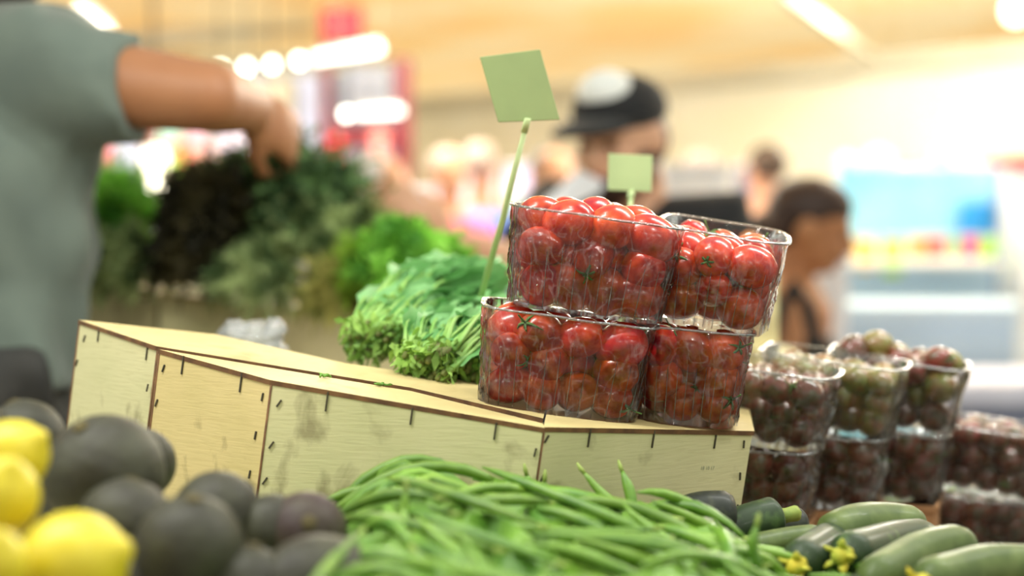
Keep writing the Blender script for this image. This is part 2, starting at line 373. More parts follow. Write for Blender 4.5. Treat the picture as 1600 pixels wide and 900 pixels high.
M_pur2 = mat('olive_tomato_skin', (112,118,54), (128,88,50), .28, 1.5, spec=.6, coat=.4, rand=.25)
def sup(a, W, D, p=4.5):
    c, s = math.cos(a), math.sin(a); r = (abs(c)**p+abs(s)**p)**(-1/p); return Vector((c*r*W/2, s*r*D/2, 0))
def tray_mesh(W, D, H, seed, tp=.88):
    b = MB(); N = 168; J = 16; v = []
    for j in range(J+1):
        t = j/J; s = tp+(1-tp)*t
        for i in range(N):
            a = 2*math.pi*(i+.5)/N; p = sup(a, W*s, D*s)
            rib = .00085*math.sin(i*2*math.pi/N*42)*max(0, min(1, (.72-t)*6))*min(1, t*12+.2)
            wob = .0016*noise.noise(Vector((p.x*60, p.y*60, t*5+seed*9)))
            q = p*(1+(rib+wob)/p.length); q.z = H*t
            v.append(q)
    f = [(j*N+i, j*N+(i+1) % N, (j+1)*N+(i+1) % N, (j+1)*N+i) for j in range(J) for i in range(N)]
    f.append(tuple(range(N-1, -1, -1)))
    return b.add(v, f)
def rim_mesh(W, D, H):
    N = 96; v = []; prof = [(0,0),(.0035,.0003),(.0046,-.0004),(.0048,-.0016),(.0040,-.0008),(.0002,-.0008)]
    for i in range(N):
        a = 2*math.pi*(i+.5)/N; p = sup(a, W, D); d = p.normalized()
        wv = .0006*noise.noise(p*40)
        for (r, z) in prof: v.append(p+d*r+Vector((0,0,H+z+wv)))
    k = len(prof); f = [(i*k+j, ((i+1) % N)*k+j, ((i+1) % N)*k+(j+1) % k, i*k+(j+1) % k) for i in range(N) for j in range(k)]
    return MB().add(v, f)
def rib_mesh(W, D, H, seed, tp=.88):
    b = MB(); N = 40; g = random.Random(seed)
    for i in range(N):
        a = 2*math.pi*(i+.5)/N; q = []
        for t in (.03, .25, .45, g.uniform(.55, .66)):
            s = tp+(1-tp)*t; p = sup(a, W*s, D*s); q.append(p+p.normalized()*.0010+Vector((0,0,H*t)))
        b.tube(q, [.0005, .0005, .0004, .0002], 5)
    return b
def film_mesh(W, D, H, seed, tp=.88, z0=.02):
    b = MB(); N = 150; J = 26; v = []; z1 = .985
    for j in range(J+1):
        t = z0+(z1-z0)*j/J; s = tp+(1-tp)*t
        for i in range(N):
            a = 2*math.pi*(i+.5)/N; p = sup(a, W*s, D*s)
            q3 = Vector((p.x*38, p.y*38, t*3+seed*5))
            d = noise.noise(q3)+.5*noise.noise(q3*2.3+Vector((4,1,2)))
            rdg = abs(noise.noise(Vector((a*7+t*2.5, t*3, seed*3.3))))
            off = .0022+.0028*d+.0044*(.35-rdg)
            v.append(p+p.normalized()*max(off, .0004)+Vector((0,0,H*t)))
    f = [(j*N+i, j*N+(i+1) % N, (j+1)*N+(i+1) % N, (j+1)*N+i) for j in range(J) for i in range(N)]
    return b.add(v, f)
def pack(n, r, W, D, H, fill, seed, tp=.88, it=460, dome=0):
    g = np.random.default_rng(seed); rr = r*g.uniform(.88, 1.1, n)
    p = np.stack([g.uniform(-W/2+r, W/2-r, n)*.85, g.uniform(-D/2+r, D/2-r, n)*.85, np.sort(g.uniform(r, H*2.4, n))], 1)
    for k in range(it):
        p[:, 2] -= .0011 if k < it-60 else .0002
        for _ in range(2):
            d = p[:, None]-p[None]; L = np.sqrt((d**2).sum(2))+1e-9; np.fill_diagonal(L, 9)
            ov = (rr[:, None]+rr[None])-L; m = ov > 0
            push = np.where(m[..., None], d/L[..., None]*ov[..., None]*.5, 0).sum(1); p += push*.8
            s = tp+(1-tp)*np.clip(p[:, 2]/H, 0, 1.0)
            inn = np.where(p[:, 2] > H, .004, 0)
            for ax, S in ((0, W), (1, D)):
                lim = S/2*s-rr*1.06-.0018-inn; p[:, ax] = np.clip(p[:, ax], -lim, lim)
            if k > 200:
                top = H+fill+dome*np.clip(1-(p[:, 0]/(W/2))**2-(p[:, 1]/(D/2))**2, 0, 1)-rr; p[:, 2] = np.minimum(p[:, 2], top+max(0, (300-k))*.0004)
            c4 = (W/2*s)**-4*np.abs(p[:, 0])**4+(D/2*s)**-4*np.abs(p[:, 1])**4
            k4 = np.where(c4 > .34, (.34/np.maximum(c4, 1e-9))**.25, 1); p[:, 0] *= .5+.5*k4; p[:, 1] *= .5+.5*k4
            p[:, 2] = np.maximum(p[:, 2], rr*1.0+.0012)
    return p, rr
def tomato_mesh(name, k, elong, seed):
    def fn(p):
        dim = 1-.10*math.exp(-((1-p.z)/.03))-.05*math.exp(-((1+p.z)/.04))
        return dim*(1+.025*noise.noise(p*1.7+Vector((seed, 0, 0))))
    return MB().ell((0,0,0), (1, 1, elong), nu=26, nv=18, fn=fn).mesh(name)
TM = [tomato_mesh('red_tomato', i, [1.08,1.18,1.26,1.12,1.36][i], i*3.1) for i in range(5)]
PMs = [tomato_mesh('dark_tomato', i, [1.05,1.12,1.2,1.0][i], i*2.7+20) for i in range(4)]
PMo = [tomato_mesh('olive_tomato', i, [1.05,1.15,1.2,1.0][i], i*2.7+40) for i in range(4)]
for m in TM: m.materials.append(M_tom)
for m in PMs: m.materials.append(M_pur)
for m in PMo: m.materials.append(M_pur2)
def calyx_mesh(seed, z):
    b = MB(); g = random.Random(seed)
    for k in range(5):
        a = k*2*math.pi/5+g.uniform(-.25, .25); L = g.uniform(.65, 1.0); lift = g.uniform(.0, .35); q = []
        for t in (.0, .25, .5, .75, 1):
            rr_ = L*t; zz = z*math.sqrt(max(.05, 1-min(.95, rr_)**2))*1.0
            q.append(Vector((math.cos(a)*rr_, math.sin(a)*rr_, zz+.03-.10*math.exp(-rr_*rr_/.05)+lift*t*t)))
        b.tube(q, [.07, .11, .11, .07, .015], 5, flat=.35)
    b.tube([(0,0,z-.12), (.03,.04,z+.15), (.10,.07,z+.38), (.12,.16,z+.62)], [.06, .05, .045, .055], 6)
    return b.mesh('calyx')
CAL = [calyx_mesh(i, [1.08,1.18,1.26,1.12,1.36][i]) for i in range(5)]
for m in CAL: m.materials.append(M_cal)
ALL = []   # (world centre, radius, spec)
def punnet(label, cpx, d, roll, tilt, yaw, W, D, H, group, n, r, fill, seed, kind, film=True, tp=.88, z_off=0, corner=None, base=None):
    M = frame(roll, tilt, yaw)
    if base is not None: o = base
    elif corner is not None:       # pixel of the near end of the rim
        Pc = P(*corner, d); o = Pc-(M @ Vector((W/2, -D/2, H)))
    else: o = P(*cpx, d)+M.col[1]*(D*tp/2)
    o = Vector(o)+M.col[2]*z_off
    t = thing('tomato_punnet', label, 'punnet', o, M, group)
    tray_mesh(W, D, H, seed, tp).build('tray', M_tray, t)
    rim_mesh(W, D, H).build('rim', M_rim, t)
    ro = rib_mesh(W, D, H, seed, tp).build('ribs', M_rib, t); ro['kind'] = 'stuff'
    if film: film_mesh(W, D, H, seed, tp).build('film', M_film, t)
    pp, rr = pack(n, r, W-.003, D-.003, H, fill, seed, tp, dome=.010 if fill > .003 else 0)
    for p, q in zip(pp, rr): ALL.append((Vector(o)+M @ Vector(p), float(q), kind, label, M))
    return o, M
PW, PD, PH = .126, .090, .0735
oA, MA = punnet('film-wrapped punnet of red tomatoes, lower one on the crate edge beside the celery', (872,651), 1.035, R(7.8), .03, 0, PW, PD, PH, 'punnets of red tomatoes', 27, .0163, .000, 3, 'low front')
oB, MB_ = punnet('overfull punnet of red tomatoes on top, beside the price card stick', None, 0, R(8.2), .035, R(1), PW*.985, PD, PH, 'punnets of red tomatoes', 31, .0166, .0035, 7, 'top front', base=oA+MA.col[2]*(PH+.0015)+MA.col[0]*.0105+MA.col[1]*.003)
oC, MC = punnet('lower punnet of red tomatoes at the end of the pale crate', (1072,666), 1.062, R(5), .035, R(-2), PD, PW, PH, 'punnets of red tomatoes', 27, .0161, .000, 11, 'low end')
oD, MD = punnet('half-open upper punnet of red tomatoes with a tall clear rim, next to the dark tomatoes', None, 0, R(8.5), .10, R(-10), PD*1.05, PW, PH, 'punnets of red tomatoes', 24, .0160, -.004, 16, 'top end', base=oC+MC.col[2]*(PH+.002)+MC.col[0]*.016+MC.col[1]*.004)
KD = .066; kw = dict(W=.126, D=.088, H=KD, n=38, r=.0136)
def dark(label, crn, d, fill, seed, kind, two=True, lab2=None, fill2=-.001, dx=0):
    yaw = R(-20); rl = R(4)
    o, M = punnet(label, None, d, R(5.5), .06, yaw, group='punnets of dark tomatoes', fill=fill, seed=seed, kind=kind, corner=crn, z_off=.0, **kw)
    if two:
        M2 = frame(R(1), .02, yaw); base = o-Vector((0,0,KD+.0035))-Vector((.010+dx, -.004, 0))
        punnet(lab2, None, d, R(1), .02, yaw, group='punnets of dark tomatoes', fill=fill2, seed=seed+50, kind=kind+' low', base=base, **kw)
        return base
    return o
b1 = dark('upper punnet of dark tomatoes directly beside the red tomato punnets', (1298,594), 1.175, -.004, 21, 'dark one', lab2='lower punnet of dark tomatoes, squeezed between the pale crate and its neighbour')
b2 = dark('upper punnet of greenish tomatoes with a clear wide rim, between two darker punnets', (1410,580), 1.245, -.004, 23, 'dark two', lab2='lower punnet of dark tomatoes under the greenish ones')
b3 = dark('overfull upper punnet of dark tomatoes, highest of its row', (1508,580), 1.315, .014, 25, 'dark three', lab2='lower punnet of dark tomatoes under the overfull one')
b4 = dark('upper punnet of dark tomatoes in the short stack at the far end of the row', (1655,690), 1.37, .003, 27, 'dark four', lab2='bottom punnet of dark tomatoes at the far end of the row, behind the zucchini')
# which tomatoes can be seen, from here or a few steps aside
cen = np.array([list(a[0]) for a in ALL]); rad = np.array([a[1] for a in ALL]); vis = np.zeros(len(ALL), bool)
for co in ((0,0,0), (.4,0,0), (-.4,0,0), (0,0,.35), (.15,.1,.2)):
    o = np.array([0,0,CAMZ])+np.array(co)
    for i in range(len(ALL)):
        if vis[i]: continue
        d0 = cen[i]-o; L0 = np.linalg.norm(d0); u = d0/L0; a_ = np.cross(u, [0,0,1]); a_ /= np.linalg.norm(a_); b_ = np.cross(a_, u)
        for k in range(13):
            q = cen[i] if k == 12 else cen[i]+(a_*math.cos(k*.5236*1)+b_*math.sin(k*.5236))*rad[i]*(.55 if k % 2 else .9)
            v = q-o; v /= np.linalg.norm(v); c = cen-o; tt = c@v; dd = (c**2).sum(1)-tt**2; m = (dd < (rad*.97)**2) & (tt < L0-rad[i]*.3) & (np.arange(len(ALL)) != i)
            if not m.any(): vis[i] = True; break
LBL = {'low front': ('red tomato in the lower punnet on the crate edge beside the celery', 'red'),
 'top front': ('red tomato in the overfull upper punnet beside the price card stick', 'red'),
 'low end': ('red tomato in the lower punnet at the end of the pale crate', 'red'),
 'top end': ('red tomato in the half-open upper punnet next to the dark tomatoes', 'red'),
 'dark one': ('brown tomato in the upper punnet directly beside the red tomatoes', 'p'), 'dark one low': ('brown tomato in the lower punnet squeezed beside the pale crate', 'p'),
 'dark two': ('olive tomato in the upper punnet between two darker punnets', 'o'), 'dark two low': ('brown tomato in the lower punnet under the greenish tomatoes', 'p'),
 'dark three': ('brown tomato in the overfull punnet, highest of the dark row', 'm'), 'dark three low': ('brown tomato in the lower punnet under the overfull dark one', 'p'),
 'dark four': ('brown tomato in the upper punnet of the short stack ending the row', 'p'), 'dark four low': ('brown tomato in the bottom punnet ending the row behind the zucchini', 'p')}
g = random.Random(5)
for i, (c, r, kind, lab, M) in enumerate(ALL):
    if not vis[i]: continue
    lb, ty = LBL[kind]; k = g.randrange(5 if ty == 'red' else 4)
    if ty == 'm': ty = 'o' if g.random() < .4 else 'p'
    me = TM[k] if ty == 'red' else (PMs[k] if ty == 'p' else PMo[k])
    o = bpy.data.objects.new({'red': 'red_tomato', 'p': 'dark_tomato', 'o': 'olive_tomato'}[ty], me); C.objects.link(o)
    s = r*((.98, .98, .96, 1.0, .93)[k]*1.02 if ty == 'red' else 1.02)
    o.location = c; o.scale = (s, s, s)
    a = g.uniform(0, 6.28)
    ax = Vector((math.cos(a), math.sin(a), g.uniform(-.5, .9))).normalized()
    has = ty == 'red' and g.random() < .34
    if has: ax = Vector((g.uniform(-1, 1), g.uniform(-1.2, .3), g.uniform(-.6, .9))).normalized()
    o.rotation_mode = 'QUATERNION'; o.rotation_quaternion = ax.to_track_quat('Z', 'Y')
    if has: lb = lb.replace('red tomato', 'red tomato with green calyx', 1)
    tag(o, lb, 'tomato', lb.replace('tomato', 'tomatoes', 1))
    if has or (ty != 'red' and g.random() < .12):
        cx = bpy.data.objects.new('calyx', CAL[k if ty == 'red' else k]); C.objects.link(cx); cx.parent = o; cs_ = g.uniform(.6, .95); cx.scale = (cs_, cs_*g.uniform(.7, 1), 1.0)

# platform under the dark punnets
M_pw = mat('pinkish_wood', (186,140,98), (160,118,80), .7, 20, stretch=(1,1,6), bump=.2)
def platform(label, pts, zt, z0):
    pts = [Vector((p[0], p[1], zt)) for p in pts]
    t = thing('wooden_box', label, 'box', (pts[0].x, pts[0].y, z0)); o0 = t.location.copy()
    MB().prism([p-o0 for p in pts], Vector((0,0,z0-zt+.006))).build('box_body', M_pw, t, False)
    cn = sum(pts, Vector())/len(pts)
    MB().prism([p+(p-cn).normalized()*.004+Vector((0,0,0))-o0 for p in pts], Vector((0,0,-.006))).build('top_rail', M_pw, t, False)
ya = R(-20); e1 = Vector((math.cos(ya), math.sin(ya), 0)); e2 = Vector((-math.sin(ya), math.cos(ya), 0))
def rect(c, hw, hd): return [(c+e1*sx*hw+e2*sy*hd)[:] for sx, sy in ((-1,-1),(1,-1),(1,1),(-1,1))]
for bb, nm in ((b1, 'low wooden box under the first stack of dark tomatoes'), (b2, 'low wooden box under the middle stack of dark tomatoes'), (b3, 'low wooden box under the highest stack of dark tomatoes')):
    platform(nm, rect(bb, .055, .043), bb.z-.001, TZ+.0005)
if b4.z-TZ > .004: platform('thin wooden slat base under the short stack of dark tomatoes', rect(b4, .055, .040), b4.z-.001, TZ+.0005)

# ------------------------------------------------------------------ price cards
M_card = mat('pale_green_card', (140,158,102), (134,152,98), .55, 30)
M_cardr = mat('whitish_card', (180,198,142), (172,190,136), .55, 30)
M_stick = mat('pale_green_plastic', (206,226,170), (190,212,150), .35, 30, transl=.2)
def sign(label, corners, d, dback, stick, m, w0):
    t = thing('price_card', label, 'price card', P(*stick[0], stick[2]))
    o0 = t.location.copy()
    c = [P(x, y, d if i in (0, 3) else dback)-o0 for i, (x, y) in enumerate(corners)]
    n = (c[1]-c[0]).cross(c[3]-c[0]).normalized()
    bevel(MB().prism(c, n*.0015 if n.y > 0 else -n*.0015).build('card', m, t, False), .0004, 1)
    top = P(*stick[1], (d+dback)/2)-o0
    MB().tube([Vector((0,0,0)), top*.5+Vector((.001,0,0)), top], [w0*.62, w0*.55, w0*.45], 8, flat=.5).build('stick', M_stick, t)
    MB().tube([top-(top.normalized()*.006), top+top.normalized()*.006], [.0034, .003], 8, flat=.5).build('clip', M_stick, t)
sign('large blank green price card on a tall stick stuck in the celery', [(750,89),(844,77),(875,187),(779,191)], 1.14, 1.15, ((752,462),(822,196), 1.22), M_card, .0055)
sign('small blank green price card in front of the man in the cap', [(951,240),(1020,243),(1018,300),(950,297)], 1.34, 1.35, ((962,604),(986,303), 1.24), M_cardr, .0045)

# ------------------------------------------------------------------ green beans
M_bean = mat('green_bean_skin', (118,156,52), (76,118,34), .42, 30, bump=.08, bscale=150, rand=.16, spec=.5)
M_tip = mat('bean_stalk_tip', (150,170,80), (120,140,60), .6, 30)
GX0, GX1, GY0, GY1, GS = -.17, .30, .60, 1.00, .003
nx, ny = int((GX1-GX0)/GS), int((GY1-GY0)/GS)
prof = [(480,800),(520,782),(580,762),(640,746),(720,752),(850,790),(950,802),(1050,812),(1120,835),(1190,872),(1260,910)]
def crest(px):
    for (a, ya_), (b, yb) in zip(prof, prof[1:]):
        if px <= b: return ya_+(yb-ya_)*max(0, (px-a))/(b-a)
    return prof[-1][1]
def tgt(x, y):
    px = 800+x*FPX/.9; z = P(800, crest(px), .9).z
    z -= .055*max(0, (.90-y))+2.2*max(0, y-.92)**1.3
    if px < 540: z -= (540-px)*.0004
    return z
TG = np.array([[tgt(GX0+i*GS, GY0+j*GS) for j in range(ny)] for i in range(nx)])
HF = TG-.040
def heap_mesh():
    v = []; f = []; st = 4; I = list(range(0, nx, st)); J = list(range(0, ny, st))
    for i in I:
        for j in J: v.append((GX0+i*GS, GY0+j*GS, max(TZ+.002, HF[i, j]-.006)))
    n = len(J)
    for a in range(len(I)-1):
        for b in range(n-1): f.append((a*n+b, (a+1)*n+b, (a+1)*n+b+1, a*n+b+1))
    return v, f
def bean_pts(cx, cy, yaw, L, kap, dyn=True):
    n = 11; s = np.linspace(-.5, .5, n)*L
    xs = cx+s*math.cos(yaw)-kap*(s**2-L*L/12)*math.sin(yaw); ys = cy+s*math.sin(yaw)+kap*(s**2-L*L/12)*math.cos(yaw)
    return s, xs, ys
beans = []
g = random.Random(11); r0 = .0040
for t_ in range(430):
    best = None
    for k in range(14):
        cx, cy = g.uniform(GX0+.02, GX1-.04), g.uniform(GY0+.02, .94)
        yaw = g.gauss(-.3, .6) if g.random() < .68 else g.uniform(-1.6, 1.6)
        L = g.uniform(.085, .135); kap = g.uniform(-3, 3); s, xs, ys = bean_pts(cx, cy, yaw, L, kap)
        ii = ((xs-GX0)/GS).astype(int); jj = ((ys-GY0)/GS).astype(int)
        if ii.min() < 1 or jj.min() < 1 or ii.max() >= nx-1 or jj.max() >= ny-1 or ys.max() > .955: continue
        H = HF[ii, jj]; T = TG[ii, jj]; co = np.polyfit(s, H, 2); z = np.polyval(co, s); z += max(0, (H-z).max())+r0*.75
        sc_ = (T-z).mean()
        if (z-T).max() > .012: continue
        if best is None or sc_ > best[0]: best = (sc_, s, xs, ys, z, L)
    if best is None: continue
    sc_, s, xs, ys, z, L = best
    beans.append([Vector(p) for p in zip(xs, ys, z)])
    for q in np.linspace(0, 10, 50):
        k = min(int(q), 9); u = q-k; x = xs[k]*(1-u)+xs[k+1]*u; y = ys[k]*(1-u)+ys[k+1]*u; zz = z[k]*(1-u)+z[k+1]*u
        i0, j0 = int((x-GX0)/GS), int((y-GY0)/GS)
        for di in (-1, 0, 1):
            for dj in (-1, 0, 1):
                if 0 <= i0+di < nx and 0 <= j0+dj < ny:
                    h = zz+r0*(.8 if di == dj == 0 else .35)
                    if HF[i0+di, j0+dj] < h: HF[i0+di, j0+dj] = h
rads = [.0008, .0024, .0036, .0042, .0040, .0043, .0041, .0042, .0036, .0026, .0012]
def bean_into(b, pts, k=1.0):
    g_ = random.Random(int(abs(pts[0].x)*1e6)); rr_ = [r*k*g_.uniform(.86, 1.12) for r in rads]
    if len(pts) != 11: pts = smoothpts(pts, 10)
    b.tube(pts, rr_, 8, flat=.86)
def bean_obj(pts, lab, grp, k=1.0):
    if len(pts) != 11: pts = smoothpts(pts, 10)
    o0 = pts[5]; pl = [p-o0 for p in pts]; b = MB(); bean_into(b, pl, k)
    o = b.build('green_bean', M_bean, None, loc=o0)
    d = (pl[-1]-pl[-2]).normalized()
    MB().tube([pl[-1]-d*.001, pl[-1]+d*.003, pl[-1]+d*.007+Vector((0,0,.001))], [.0014, .0016, .0007], 6).build('stalk_tip', M_tip, o)
    tag(o, lab, 'green bean', grp)
ns = max(0, len(beans)-285)
core = MB(); v_, f_ = heap_mesh(); core.add(v_, f_)
for bpts in beans[:ns]: bean_into(core, bpts)
tag(core.build('green_beans', M_bean), 'underlying mass of green beans in the loose heap before the crates', 'green beans', kind='stuff')
for bpts in beans[ns:]:
    bean_obj(bpts, 'green bean lying in the loose heap before the pale crates', 'green beans in the heap')
extra = [([(1050,838,.93),(985,800,.94),(945,775,.95),(912,738,.955)], 'green bean slanting up out of the heap, pointing back at the crate'),
         ([(1000,838,.95),(990,800,.95),(984,768,.955),(972,736,.96)], 'thin green bean standing almost upright against the stamped crate'),
         ([(850,830,.95),(836,790,.955),(829,765,.96),(823,742,.96)], 'short dark green bean tip upright beside the crate seam'),
         ([(852,815,.95),(852,790,.955),(850,770,.955),(851,752,.955)], 'pale short bean tip upright beside the dark one'),
         ([(500,785,.93),(560,765,.93),(610,758,.93),(660,768,.92)], 'long bean arching at the avocado end of the heap'),
         ([(545,850,.86),(590,775,.88),(650,738,.90),(720,760,.90)], 'bent pale bean draped over the crest of the heap'),
         ([(575,858,.85),(620,790,.87),(670,748,.89),(760,775,.89)], 'second bent bean draped beside the first on the crest'),
         ([(640,870,.80),(634,830,.80),(632,800,.81),(634,768,.81)], 'bean standing on end near the avocados'),
         ([(1190,905,.83),(1180,870,.83),(1176,850,.83),(1182,822,.83)], 'blurry bean tip standing before the zucchini'),
         ([(1040,800,.95),(1060,812,.95),(1085,830,.94),(1120,850,.93)], 'bean lying against the darkest zucchini')]
for p, lab in extra: bean_obj([P(*q) for q in p], lab, None) if False else bean_obj(smoothpts([P(*q) for q in p], 10), lab, 'beans sticking out of the heap')
# dry petal among the beans
MB().tube([P(868,790,.96), P(872,778,.96), P(876,768,.962), P(882,784,.96)], [.001,.004,.004,.001], 6, flat=.3).build('dry_petal', mat('dry_yellow_petal', (190,160,50), (140,110,40), .7, 60))
tag(bpy.data.objects['dry_petal'], 'dry yellow petal caught among the beans against the crate', 'petal')

# ------------------------------------------------------------------ zucchini
M_zdark = mat('dark_zucchini_skin', (30,36,28), (56,60,44), .5, 110, spec=.35, coat=.06, bump=.05, bscale=100, contrast=(.5,.72))
M_zmid = mat('green_zucchini_skin', (40,58,32), (68,92,48), .5, 80, spec=.35, coat=.06, bump=.05, contrast=(.5,.7))
M_zlight = mat('light_zucchini_skin', (74,92,42), (98,114,60), .5, 60, spec=.35, coat=.06, bump=.05, contrast=(.45,.7))
M_stub = mat('pale_stem', (150,160,70), (120,140,60), .7, 60)
M_flower = mat('yellow_flower_stub', (214,190,50), (150,170,60), .7, 60)
def zuc(label, pts, r, m, stem=0, flower=False):
    pts = smoothpts([P(*q) for q in pts], 16); n = len(pts)
    o0 = pts[8]; pl = [p-o0 for p in pts]; L = n-1
    rad = []
    for i in range(n):
        u = i/L; e = min(u, 1-u); k = math.sqrt(max(0, 1-(1-min(1, e/.13))**2)); rad.append(max(.0006, r*k*(.90+.14*u)))
    b = MB(); b.tube(pl, rad, 22); o = b.build('zucchini', m, None, loc=o0)
    tag(o, label, 'zucchini')
    if stem is not None:
        e, d = (pl[0], (pl[0]-pl[2]).normalized()) if stem == 0 else (pl[-1], (pl[-1]-pl[-3]).normalized())
        if flower:
            fb = MB(); fb.tube([e-d*.004, e+d*.004, e+d*.010], [r*.42, r*.38, r*.30], 8)
            a1 = d.orthogonal().normalized(); a2 = d.cross(a1)
            for k in range(5):
                q = a1*math.cos(k*1.257)+a2*math.sin(k*1.257)
                fb.tube([e+d*.003+q*r*.25, e+d*.009+q*r*.5, e+d*.010+q*r*.72], [.0035, .003, .0008], 5, flat=.5)
            fb.build('flower_stub', M_flower, o, label='yellow dried flower stub')
        else:
            MB().tube([e-d*.003, e+d*.006, e+d*.014, e+d*.017], [r*.5, r*.36, r*.40, r*.34], 5).build('stem', M_stub, o)
    return o
zuc('darkest zucchini, lying against the corner of the stamped crate', [(1010,838,1.0),(1050,822,1.0),(1095,806,1.0),(1150,806,1.005)], .0172, M_zdark, None)
zuc('dark green zucchini with a rough cut stem end, near the lower dark punnet', [(1105,850,1.01),(1150,826,1.015),(1190,814,1.02),(1216,808,1.025)], .0153, M_zmid, 1)
zuc('short dark zucchini tucked behind the one with the rough stem', [(1180,850,1.05),(1205,830,1.05),(1230,822,1.055),(1256,822,1.06)], .0134, M_zdark, None)
zuc('slim pale green zucchini lying flat in the gap of the pile', [(1110,878,.96),(1170,858,.975),(1230,846,.99),(1292,840,1.0)], .0100, M_zlight, None)
zuc('zucchini with a yellow flower stub facing out, beside the bean heap', [(1246,884,.90),(1225,862,.93),(1280,845,.98),(1330,840,1.02)][0:1]+[(1270,868,.93),(1310,846,.98),(1350,835,1.03)], .0158, M_zmid, 0, True)
zuc('largest olive green zucchini on top of the pile', [(1290,846,.965),(1330,826,.98),(1380,822,1.0),(1442,832,1.01)], .0172, M_zlight, None)
zuc('dark zucchini with a green flower stub, under the largest one', [(1318,868,.90),(1350,862,.93),(1400,850,.97),(1455,846,1.0)], .0162, M_zmid, 0, True)
zuc('bright green zucchini pointing down out of the pile', [(1355,912,.86),(1400,886,.89),(1450,862,.92),(1515,852,.95)], .0148, M_zlight, None)
zuc('dull olive zucchini nearest the table edge', [(1440,912,.84),(1490,900,.86),(1550,888,.88),(1640,892,.90)], .0153, M_zlight, 0, True)
zuc('zucchini deep in the pile under the others', [(1180,908,.90),(1240,900,.92),(1300,898,.94),(1380,905,.96)], .0158, M_zdark, None)
zuc('zucchini lying low below the bright green one', [(1300,945,.86),(1380,930,.88),(1460,925,.9),(1540,930,.93)], .0167, M_zmid, None)
# support slope of the pile
M_crd = mat('brown_cardboard', (140,108,72), (120,92,60), .8, 12)
zb = thing('cardboard_tray', 'brown cardboard tray holding the zucchini pile', 'tray', (.25,.95,TZ))
MB().box((.0,.0,.030), (.26,.22,.06)).build('tray_base', M_crd, zb, False)

# ------------------------------------------------------------------ avocados and lemons
M_avo = mat('dark_avocado_skin', (46,44,34), (62,62,46), .55, 40, bump=.5, bscale=160, spec=.35, rand=.2)
M_avp = mat('purplish_avocado_skin', (58,42,42), (72,66,50), .55, 30, bump=.5, bscale=160, spec=.35)
M_lem = mat('yellow_lemon_skin', (216,200,44), (202,182,34), .4, 20, bump=.25, bscale=200, spec=.5, sss=.05)
M_nub = mat('avocado_stem_nub', (90,80,40), (70,60,34), .8, 40)
def avo(label, px, py, d, rpx, el=1.15, ang=0, m=None, sx=1.0):
    r = rpx*d/FPX
    def fn(p): return 1-.10*max(0, p.z)**2+.02*noise.noise(p*2+Vector((px*.01, 0, 0)))
    o = MB().ell((0,0,0), (r*sx, r*.98, r*el), nu=32, nv=22, fn=fn).build('avocado', m or M_avo, None, loc=P(px, py, d))
    o.rotation_euler = (R(12), ang, 0.3*px); tag(o, label, 'avocado')
    MB().tube([(0,0,r*el*.86), (0,0,r*el*.93), (0,0,r*el*.95)], [.004, .0045, .003], 8).build('stem_nub', M_nub, o)
avo('largest dark avocado, highest in the heap before the yellow stained crate', 162, 740, .80, 96, 1.05, .5)
avo('greenish dark avocado peeking out behind the highest one', 222, 722, .86, 52, 1.1, .2)
avo('dark avocado between the lemons and the man in the grey shirt', 38, 690, .84, 66, 1.1, -.4)
avo('dark avocado at the lap of the grey shirt, behind the lemons', -40, 700, .82, 66)
avo('round dark avocado below the highest one, next to the front lemon', 195, 822, .76, 76, 1.08, .4)
avo('dark avocado in the heap, facing out at the middle', 294, 862, .72, 88, 1.12, .1)
avo('dark avocado behind, with a lighter grey top, near the crate seam', 338, 806, .80, 70, 1.12, .9)
avo('dark grey avocado with a yellowish patch', 424, 826, .80, 54, 1.1, .7)
avo('purplish avocado lying nearest the green beans', 478, 834, .80, 66, 1.12, 1.1, M_avp)
avo('wide dark avocado lying low at the foot of the bean heap', 495, 920, .73, 84, 1.35, 1.5)
avo('dark avocado low in the heap under the middle ones', 385, 930, .72, 74)
avo('dark avocado low behind the front lemon', 215, 925, .72, 72)
avo('dark avocado deep in the heap behind the front lemon', 120, 800, .82, 66)
avo('dark avocado deep between the seam and the beans', 400, 890, .82, 70)
avo('dark avocado deep under the purplish one', 560, 905, .80, 62)
def lem(label, px, py, d, rpx, ang, el=1.12):
    r = rpx*d/FPX
    def fn(p): return 1+.20*math.exp(-(1-abs(p.z))/.035)
    o = MB().ell((0,0,0), (r, r, r*el), nu=30, nv=24, fn=fn).build('lemon', M_lem, None, loc=P(px, py, d))
    o.rotation_euler = (R(30), ang, .4); tag(o, label, 'lemon')
    MB().tube([(0,0,-r*el*1.14), (0,0,-r*el*1.22)], [.003, .002], 6).build('stem_nub', M_nub, o)
lem('lemon at the back of the lemon heap, touching the dark avocado behind', 14, 716, .72, 58, .9)
lem('lemon in the middle of the lemon heap, half hidden', -2, 780, .68, 62, .3)
lem('round front lemon, brightest and fully in view', 112, 884, .66, 84, 1.2, 1.05)
lem('lemon at the front corner of the heap beside the round one', -14, 886, .62, 56, .2)
# produce boxes carrying avocados and lemons
pb = thing('produce_box', 'wooden produce box holding the avocados and lemons', 'box', (-.2, .76, TZ))
MB().box((-.06, .02, .045), (.31, .24, .09)).build('box_body', M_ply3, pb, False)

